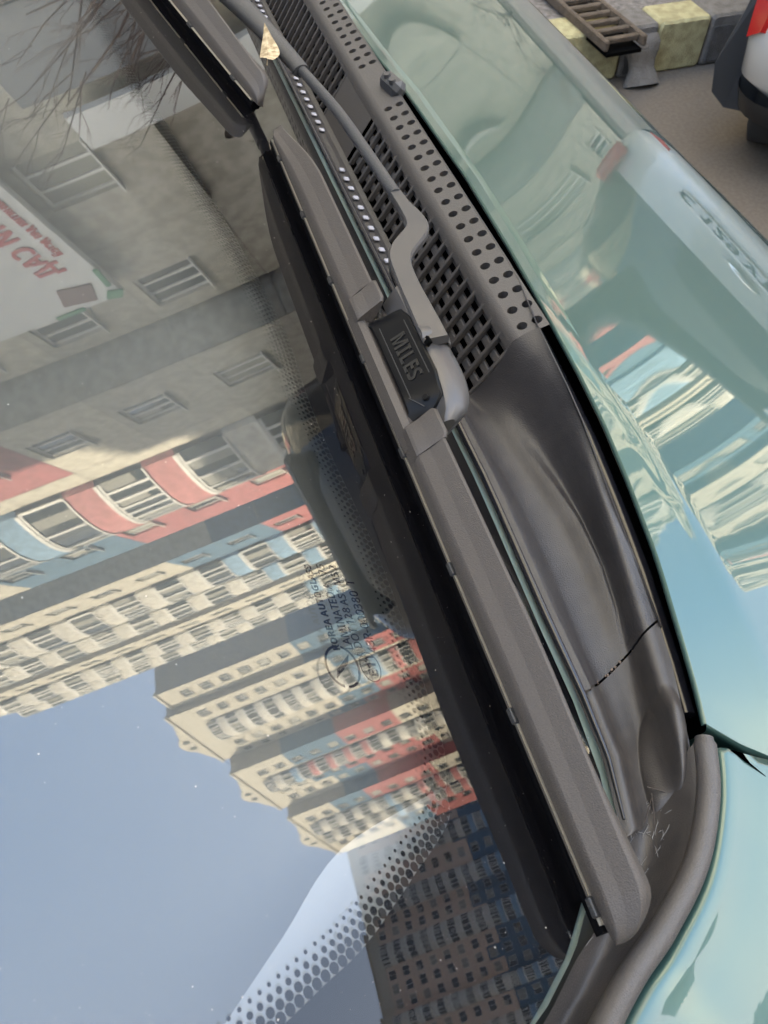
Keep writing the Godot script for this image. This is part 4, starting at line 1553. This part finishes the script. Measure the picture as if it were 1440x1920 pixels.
func bonnet() -> void:
	var st := begin()
	st.set_smooth_group(0)
	var rows: Array = []
	var nz := 150
	for i in nz + 1:
		var z := lerpf(-1.25, -0.0666, i / float(nz))
		var row := PackedVector3Array()
		var xe := hood_edge(z)
		# near side edge runs forwards from the corner
		for j in 91:
			var f := pow(j / 90.0, 1.15)
			var x := lerpf(xe, 0.66, f)
			var zz := z
			if z > -0.30:
				# sideways edge follows the wing gap
				var side := side_z(x)
				zz = lerpf(z, lerpf(-0.30, side, (z + 0.30) / 0.2334), smooth01((x - xe) / 0.02) if i < nz else 1.0)
			row.append(p(x, hood_y(x, zz), zz))
		rows.append(row)
	sheet(st, rows)
	var h := build("bonnet", st, M.teal_paint, car)
	# folded rear edge and skirt
	st = begin()
	st.set_smooth_group(0)
	rows = []
	for i in nz + 1:
		var z := lerpf(-1.25, -0.0668, i / float(nz))
		var x := hood_edge(z)
		var y := hood_y(x, z)
		rows.append(PackedVector3Array([p(x + 0.0002, y + 0.0001, z), p(x - 0.0010, y - 0.0004, z), p(x - 0.0015, y - 0.0016, z), p(x - 0.0004, y - 0.0026, z), p(x + 0.012, y - 0.003, z)]))
	sheet(st, rows)
	build("folded_edge", st, M.teal_paint, h)
	st = begin()
	st.set_smooth_group(0)
	rows = []
	for j in 40:
		var x := lerpf(0.1492, 0.66, j / 39.0)
		var z := side_z(x)
		var y := hood_y(x, z)
		rows.append(PackedVector3Array([p(x, y, z), p(x - 0.0005, y - 0.0012, z + 0.0014), p(x, y - 0.004, z + 0.0016), p(x, y - 0.03, z - 0.002)]))
	sheet(st, rows)
	build("folded_side", st, M.teal_paint, h)
	# nose: rolls down to the bumper
	st = begin()
	st.set_smooth_group(0)
	rows = []
	for i in 41:
		var z := lerpf(-1.25, side_z(0.66), i / 40.0)
		var row := PackedVector3Array()
		var y0 := hood_y(0.66, clampf(z, -1.25, -0.05))
		for k in 9:
			var a := k / 8.0
			row.append(p(0.66 + 0.11 * sin(a * 1.3), y0 - 0.16 * a - 0.22 * a * a, z))
		rows.append(row)
	sheet(st, rows)
	build("nose", st, M.teal_paint, car)

func side_z(x: float) -> float:
	return along([[0.12, -0.092], [0.1491, -0.0666], [0.1592, -0.0572], [0.1714, -0.0488], [0.25, 0.0], [0.4, 0.04], [0.66, 0.01]], x)

func wing(dc: Array) -> void:
	# the wing starts under the moulding, rolls over and falls away sideways
	var st := begin()
	st.set_smooth_group(0)
	var rows: Array = []
	var inner: Array = []
	# along the bonnet gap, from the nose back to the corner
	for k in 18:
		var x := lerpf(0.66, 0.162, k / 17.0)
		inner.append([p(x, hood_y(x, clampf(side_z(x), -1.2, -0.05)) - 0.001, side_z(x) + 0.0085), Vector3(0.25, 0, 1).normalized()])
	for k in range(2, dc.size()):
		var t: Vector3 = (dc[mini(k + 1, dc.size() - 1)] - dc[k - 1]).normalized()
		var out := Vector3(-t.z, 0, t.x).normalized()
		if out.z < 0.0 and out.x < 0.0:
			out = -out
		if out.x < 0.0:
			out = -out
		out = (out * 0.75 + Vector3(0.25, 0, 1).normalized() * 0.6 * smooth01(k / 20.0) + Vector3(0.1, 0, 0.5) * smooth01(k / 12.0)).normalized()
		inner.append([dc[k] + out * 0.0046 + Vector3(0, -0.0035, 0), out])
	for e in inner:
		var o: Vector3 = e[0]
		var n: Vector3 = e[1]
		var row := PackedVector3Array()
		for q in [[-0.002, -0.03], [0.0, -0.004], [0.0012, -0.0008], [0.0034, 0.0012], [0.0062, 0.0014], [0.0095, 0.0002], [0.0125, -0.0010], [0.018, -0.0022], [0.028, -0.0042], [0.042, -0.0085], [0.056, -0.0140], [0.066, -0.0200], [0.072, -0.0250], [0.085, -0.042], [0.105, -0.085], [0.125, -0.16], [0.132, -0.28], [0.12, -0.5]]:
			row.append(o + n * q[0] + Vector3(0, q[1], 0))
		rows.append(row)
	sheet(st, rows)
	build("wing", st, M.teal_paint, car)

# ------------------------------------------------------------------ wipers
func blade_part(root: Node3D, called: String, secs: Array, m: Material) -> MeshInstance3D:
	var st := begin()
	crisp_loft(st, secs, true, true)
	return build(called, st, m, root)

# secs: ring at z of an (e, h) outline in millimetres, scaled about (0, 7)
func ring_at(outline: Array, z: float, fe := 1.0, fh := 1.0, de := 0.0, dh := 0.0) -> PackedVector3Array:
	var r := PackedVector3Array()
	for q in outline:
		r.append(Vector3((q[0] * fe + de) / 1000.0, (6.5 + (q[1] - 6.5) * fh + dh) / 1000.0, z))
	return r

const FIN := [[-3.7, 6.8], [-4.3, 8.6], [-6.1, 13.8], [-5.8, 15.2], [-3.7, 20.0], [-2.4, 25.0], [-1.9, 26.8], [-1.2, 27.6], [-0.3, 27.2], [0.2, 25.8], [1.2, 18.0], [2.9, 12.0], [4.6, 8.2], [4.6, 6.8]]

# a spoiler half: from its tip (z0) to the joint (z1)
func fin(root: Node3D, z0: float, z1: float, round_tip: bool) -> void:
	var secs: Array = []
	var n := 40
	for i in n + 1:
		var f := i / float(n)
		f = pow(f, 2.3)
		var z := lerpf(z0, z1, f)
		var dist := absf(z - z0)
		var fh := 1.0
		var fe := 1.0
		if round_tip:
			fh = 0.12 + 0.88 * sqrt(clampf(1.0 - pow(1.0 - minf(dist / 0.014, 1.0), 2.0), 0.0, 1.0))
			fh *= 0.80 + 0.20 * smooth01(dist / 0.10)
			fe = 0.5 + 0.5 * sqrt(clampf(dist / 0.010, 0.0, 1.0))
		else:
			fh = 0.42 + 0.58 * smooth01(pow(dist / 0.085, 0.75))
			fe = 0.6 + 0.4 * clampf(dist / 0.01, 0.0, 1.0)
		var ring := ring_at(FIN, z, fe, fh)
		if round_tip:
			var flare := 0.0042 * smooth01(1.0 - dist / 0.055) * smooth01(dist / 0.01)
			for j in range(8, 12):
				ring[j].x += flare
		secs.append(ring)
	var st := begin()
	var groups := [1, 2, 2, 3, 4, 4, 5, 5, 5, 5, 6, 6, 7, 8]
	var k := FIN.size()
	for j in k:
		st.set_smooth_group(groups[j])
		var j2 := (j + 1) % k
		for i in secs.size() - 1:
			quad(st, secs[i][j], secs[i + 1][j], secs[i + 1][j2], secs[i][j2])
	st.set_smooth_group(-1)
	cap(st, secs[0])
	cap(st, secs[-1])
	build("spoiler", st, M.spoiler_plastic, root)

func wiper_blade(z0: float, z1: float, j0: float, j1: float, edge: Material) -> Node3D:
	var r := Node3D.new()
	r.name = "wiper_blade"
	car.add_child(r, true)
	# rubber lip, neck and body
	var st := begin()
	for q in [[[-0.9, 0.0], [0.9, 0.0], [1.6, 2.2], [-1.6, 2.2]], [[-1.8, 2.2], [1.8, 2.2], [3.4, 2.8], [3.4, 4.0], [-3.4, 4.0], [-3.4, 2.8]], [[-2.6, 4.0], [2.6, 4.0], [3.9, 4.5], [3.9, 5.8], [-3.9, 5.8], [-3.9, 4.5]]]:
		crisp_loft(st, [ring_at(q, z0 + 0.004, 1, 1), ring_at(q, z1 - 0.004, 1, 1)])
	build("rubber_strip", st, M.rubber, r)
	st = begin()
	box(st, Vector3(0, 0.00625, (z0 + z1) / 2), Vector3(0.0090, 0.0009, z1 - z0 - 0.012))
	build("steel_spine", st, M.steel, r)
	st = begin()
	box(st, Vector3(-0.0048, 0.0062, (z0 + z1) / 2), Vector3(0.0004, 0.0005, z1 - z0 - 0.02))
	var z := z0 + 0.03
	build("bright_edge", st, edge, r)
	while z < z1 - 0.01:
		st = begin()
		box(st, Vector3(0, 0.0062, z), Vector3(0.0112, 0.0022, 0.006), Basis(), 0.0004)
		build("claw", st, M.dark_plastic, r)
		z += 0.062
	fin(r, z0, j0, false)
	fin(r, z1, j1, true)
	return r

func wipers() -> void:
	var near := wiper_blade(-0.4836, -0.0085, -0.3, -0.205, M.dull_edge)
	near.transform = Transform3D(glass_basis(), Vector3(GX, GY, 0))
	# collars either side of the joint
	for q in [[-0.303, -0.287], [-0.213, -0.196]]:
		var secs: Array = []
		for f in [0.0, 0.12, 0.88, 1.0]:
			var s: float = 1.02 if f == 0.0 or f == 1.0 else 1.10
			secs.append(ring_at(FIN, lerpf(q[0], q[1], f), s * 1.05, s * 1.0, 0.2, 0.2))
		blade_part(near, "collar", secs, M.spoiler_plastic)
	# low bridge under the joint, then the black lettered connector
	blade_part(near, "bridge", [ring_at([[-4.6, 6.6], [-5.8, 13.0], [-3.0, 15.0], [6.0, 14.0], [6.5, 6.6]], -0.296), ring_at([[-4.6, 6.6], [-5.8, 13.0], [-3.0, 15.0], [6.0, 14.0], [6.5, 6.6]], -0.204)], M.spoiler_plastic)
	var conn: Array = []
	for q in [[-0.2865, 0.5, -3.0], [-0.281, 0.9, -0.6], [-0.272, 1.0, 0.0], [-0.235, 1.0, 0.0], [-0.222, 0.9, -1.0], [-0.2175, 0.45, -4.0]]:
		conn.append(ring_at([[-1.5, 16.0], [-1.8, 17.5], [5.6, 33.0], [6.6, 33.6], [8.0, 33.0], [8.0, 16.0]], q[0], 1.0, q[1], 0, 0))
	var cn := blade_part(near, "connector", conn, M.connector_black)
	# raised lettering and outline on its face
	var e0 := Vector3(-0.0018, 0.0175, 0)
	var e1 := Vector3(0.0056, 0.0330, 0)
	var up := (e1 - e0).normalized()
	var along_z := Vector3(0, 0, 1)
	var fb := Basis(along_z, up, along_z.cross(up))
	var mid := (e0 + e1) / 2
	text_mesh("raised_name", "MILES", 0.0105, M.connector_letter if M.has("connector_letter") else mat("connector_letter", lin(0.007, 0.007, 0.0075), 0.3), cn, Transform3D(fb, mid + Vector3(0, 0, -0.251) + fb.z * 0.0002), true, 0.0007)
	var st := begin()
	for q in [[-0.0062, -0.276, -0.228], [0.0062, -0.272, -0.235]]:
		box(st, mid + up * q[0] + Vector3(0, 0, (q[1] + q[2]) / 2), Vector3(q[2] - q[1], 0.0004, 0.0005), fb)
	box(st, mid - up * 0.0045 + Vector3(0, 0, -0.224), Vector3(0.010, 0.0004, 0.0005), fb * Basis(Vector3(0, 0, 1), 0.5))
	build("raised_line", st, M.raised_plastic, cn)
	# a tiny stud
	st = begin()
	tube(st, [mid + Vector3(0, 0, -0.2235), mid + Vector3(0, 0, -0.2235) + fb.z * 0.0008], [0.0016, 0.0014], 12)
	build("stud", st, M.connector_black, cn)
	# the arm: hook end over the connector, rod, and sleeve
	var arm := Node3D.new()
	arm.name = "wiper_arm"
	car.add_child(arm, true)
	var bm := glass_basis()
	var at := func(e: float, h: float, z: float) -> Vector3: return Vector3(GX, GY, 0) + bm * Vector3(e / 1000.0, h / 1000.0, z)
	# hook: rounded shell whose top is seen from above
	var rings: Array = []
	for i in 21:
		var f := i / 20.0
		var z := lerpf(-0.296, -0.2105, f)
		var nose := sqrt(clampf(1.0 - pow(maxf(0.0, (f - 0.62) / 0.38), 2.2), 0.0, 1.0))
		var wide := lerpf(11.0, 17.5, smooth01(f * 2.2)) * (0.35 + 0.65 * nose)
		var tall := 34.5 - 9.0 * (1.0 - nose)
		var ring := PackedVector3Array()
		for q in [[0.0, -13.0], [0.0, -1.5], [0.06, -0.3], [0.30, 1.2], [0.55, 2.0], [0.80, 1.6], [0.95, 0.2], [1.0, -2.0], [1.0, -14.0]]:
			ring.append(at.call(7.2 + q[0] * wide, tall + q[1], z))
		rings.append(ring)
	st = begin()
	var gr := [1, 2, 2, 3, 3, 3, 4, 5]
	for j in 8:
		st.set_smooth_group(gr[j])
		for i in rings.size() - 1:
			quad(st, rings[i][j], rings[i + 1][j], rings[i + 1][j + 1], rings[i][j + 1])
	st.set_smooth_group(-1)
	cap(st, rings[0])
	cap(st, rings[20])
	build("hook_shell", st, M.arm_metal, arm)
	# spring clip lying over the hook
	st = begin()
	var cl: Array = []
	for i in 9:
		var f := i / 8.0
		var ring := PackedVector3Array()
		var z := lerpf(-0.262, -0.2535, f)
		for q in [[5.0, 35.6], [9.0, 38.0], [15.0, 38.8], [21.0, 37.6], [23.5, 34.8]]:
			ring.append(at.call(q[0], q[1] + 0.9 * sin(PI * f), z))
		cl.append(ring)
	st.set_smooth_group(0)
	sheet(st, cl)
	build("spring_clip", st, M.arm_metal, arm)
	st = begin()
	for q in [[6.8, -0.2515], [22.8, -0.2505]]:
		box(st, at.call(q[0], 36.0, q[1]), Vector3(0.002, 0.003, 0.004), bm)
	build("clip_slot", st, M.gap_black, arm)
	# flat bar with the double bend
	var bar := [Vector3(0.1021, 1.1805, -0.252), Vector3(0.1022, 1.1802, -0.2658), Vector3(0.1024, 1.18, -0.2781), Vector3(0.1028, 1.1795, -0.2932), Vector3(0.1036, 1.179, -0.305), Vector3(0.1047, 1.1788, -0.314), Vector3(0.1068, 1.1787, -0.3204), Vector3(0.1112, 1.1785, -0.3269), Vector3(0.1175, 1.1782, -0.3336), Vector3(0.1217, 1.178, -0.339), Vector3(0.1237, 1.1776, -0.3461), Vector3(0.1236, 1.177, -0.3548), Vector3(0.1228, 1.1764, -0.3644), Vector3(0.1224, 1.1755, -0.378)]
	var wd := [0.0062, 0.0062, 0.0058, 0.0054, 0.0053, 0.0056, 0.0062, 0.0066, 0.0066, 0.0064, 0.0060, 0.0050, 0.0038, 0.0033]
	var bc := catmull(bar, 6)
	rings = []
	for i in bc.size():
		var d: Vector3 = (bc[mini(i + 1, bc.size() - 1)] - bc[maxi(i - 1, 0)]).normalized()
		var s := d.cross(Vector3.UP).normalized()
		var u := s.cross(d)
		var w: float = lerpf(wd[mini(int(i / 6.0), 13)], wd[mini(int(i / 6.0) + 1, 13)], fmod(i / 6.0, 1.0))
		var ring := PackedVector3Array()
		for q in [[-1.0, -0.8], [-1.0, 0.4], [-0.86, 0.95], [0.86, 0.95], [1.0, 0.4], [1.0, -0.8]]:
			ring.append(bc[i] + s * w * q[0] + u * 0.0026 * q[1])
		rings.append(ring)
	st = begin()
	crisp_loft(st, rings, true, true)
	build("flat_bar", st, M.arm_metal, arm)
	st = begin()
	var rod := [Vector3(0.1224, 1.1755, -0.378), Vector3(0.1212, 1.172, -0.4293), Vector3(0.1186, 1.168, -0.4954), Vector3(0.1109, 1.164, -0.5669)]
	tube(st, catmull(rod, 8), filled(25, 0.0036), 14)
	build("rod", st, M.arm_paint, arm)
	st = begin()
	var sl := catmull([Vector3(0.111, 1.1645, -0.5607), Vector3(0.1032, 1.166, -0.6045), Vector3(0.0891, 1.17, -0.6623), Vector3(0.0697, 1.173, -0.7292), Vector3(0.0302, 1.177, -0.8675)], 8)
	var sr: Array = []
	for i in sl.size():
		sr.append(lerpf(0.0062, 0.0090, smooth01(i / 20.0)))
	tube(st, sl, sr, 18, true, 0.7)
	build("arm_sleeve", st, M.arm_paint, arm)
	# the thin hose clipped under the arm
	st = begin()
	tube(st, catmull([at.call(9.0, 22.0, -0.295), Vector3(0.1071, 1.158, -0.3117), Vector3(0.1088, 1.155, -0.334), Vector3(0.1118, 1.152, -0.3472)], 8), filled(25, 0.0028), 10)
	build("hose", st, M.seal_rubber, arm)
	# the far blade lies at an angle
	var far := wiper_blade(-0.62, -0.002, -0.3, -0.28, M.steel)
	var g0 := Vector2(0.0012, -0.5217)
	var g1 := Vector2(0.0413, -0.6271)
	var ang := atan2(g1.x - g0.x, -(g1.y - g0.y))
	far.transform = Transform3D(glass_basis() * Basis(Vector3.UP, ang), glass(g0.x, g0.y))

func filled(n: int, v: float) -> Array:
	var a: Array = []
	for i in n:
		a.append(v)
	return a

# ------------------------------------------------------------------ rest of the car, mostly out of frame
func bodywork() -> void:
	var st := begin()
	box(st, Vector3(-1.5, 0.62, -1.44), Vector3(3.0, 0.72, 0.06), Basis(), 0.02)
	build("left_side", st, M.teal_paint, car)
	st = begin()
	box(st, Vector3(-1.75, 0.62, 0.14), Vector3(2.9, 0.72, 0.06), Basis(), 0.02)
	build("right_side", st, M.teal_paint, car)
	st = begin()
	box(st, Vector3(0.70, 0.42, -0.63), Vector3(0.14, 0.42, 1.4), Basis(), 0.05)
	build("front_bumper", st, M.teal_paint, car)
	st = begin()
	box(st, Vector3(-1.15, 1.53, -0.65), Vector3(1.3, 0.05, 1.16), Basis(), 0.02)
	build("roof", st, M.teal_paint, car)
	for z in [-1.36, 0.06]:
		st = begin()
		tube(st, [Vector3(0.2, 0.31, z - 0.1), Vector3(0.2, 0.31, z - 0.08), Vector3(0.2, 0.31, z + 0.08), Vector3(0.2, 0.31, z + 0.1)], [0.26, 0.31, 0.31, 0.26], 36)
		build("wheel", st, M.tyre, car)

# ------------------------------------------------------------------ leaf, grit, scratches
func debris() -> void:
	var st := begin()
	var a := [Vector3(0.0941, 1.174, -0.5961), Vector3(0.0975, 1.177, -0.5659), Vector3(0.0917, 1.178, -0.5528), Vector3(0.0841, 1.179, -0.5423), Vector3(0.0816, 1.178, -0.5518), Vector3(0.0858, 1.176, -0.5736)]
	var c := Vector3.ZERO
	for v in a:
		c += v / 6.0
	var rim: Array = catmull(a + [a[0]], 6)
	var lr: Array = []
	for k in 6:
		var f := k / 5.0
		var row := PackedVector3Array()
		for i in rim.size():
			var v: Vector3 = c.lerp(rim[i], f)
			var across := (v - c).dot((a[1] - a[4]).normalized())
			v.y += 0.0012 * (1.0 - f * f) + 0.9 * across * across * 60.0 * 0.3 + 0.0002 * sin(i * 1.9 + k)
			row.append(v)
		lr.append(row)
	st.set_smooth_group(0)
	sheet(st, lr)
	st.set_smooth_group(-1)
	tube(st, [a[0] + Vector3(0, 0.0012, 0), c + Vector3(0, 0.0015, 0), a[3] + Vector3(0, 0.0008, 0)], [0.0001, 0.0003, 0.0004], 5)
	var gr := begin()
	for k in 5:
		tri(gr, Vector3.ZERO, Vector3(cos(TAU * k / 5), 0.3, sin(TAU * k / 5) * 0.7), Vector3(cos(TAU * (k + 1) / 5), 0.3, sin(TAU * (k + 1) / 5) * 0.7))
	var gm := done(gr)
	var rng := RandomNumberGenerator.new()
	rng.seed = 5
	var xf: Array[Transform3D] = []
	for i in 700:
		var r := 0.00008 + 0.00022 * pow(rng.randf(), 5.0)
		var bs := glass_basis() * Basis(Vector3.UP, rng.randf() * TAU) * Basis.from_scale(Vector3(r, r * 0.4, r))
		xf.append(Transform3D(bs, glass(rng.randf_range(-0.04, 0.17), -0.62 * pow(rng.randf(), 1.4) - 0.01, 0.0002)))
	var mm := MultiMesh.new()
	mm.transform_format = MultiMesh.TRANSFORM_3D
	mm.mesh = gm
	mm.instance_count = xf.size()
	for i in xf.size():
		mm.set_instance_transform(i, xf[i])
	var mi := MultiMeshInstance3D.new()
	mi.name = "dust_specks"
	mi.multimesh = mm
	mi.material_override = M.grit
	mi.set_meta("kind", "stuff")
	car.get_node("windscreen").add_child(mi)
	tag(build("dry_leaf", st, M.leaf), "pale dry leaf caught under the far wiper arm", "leaf")
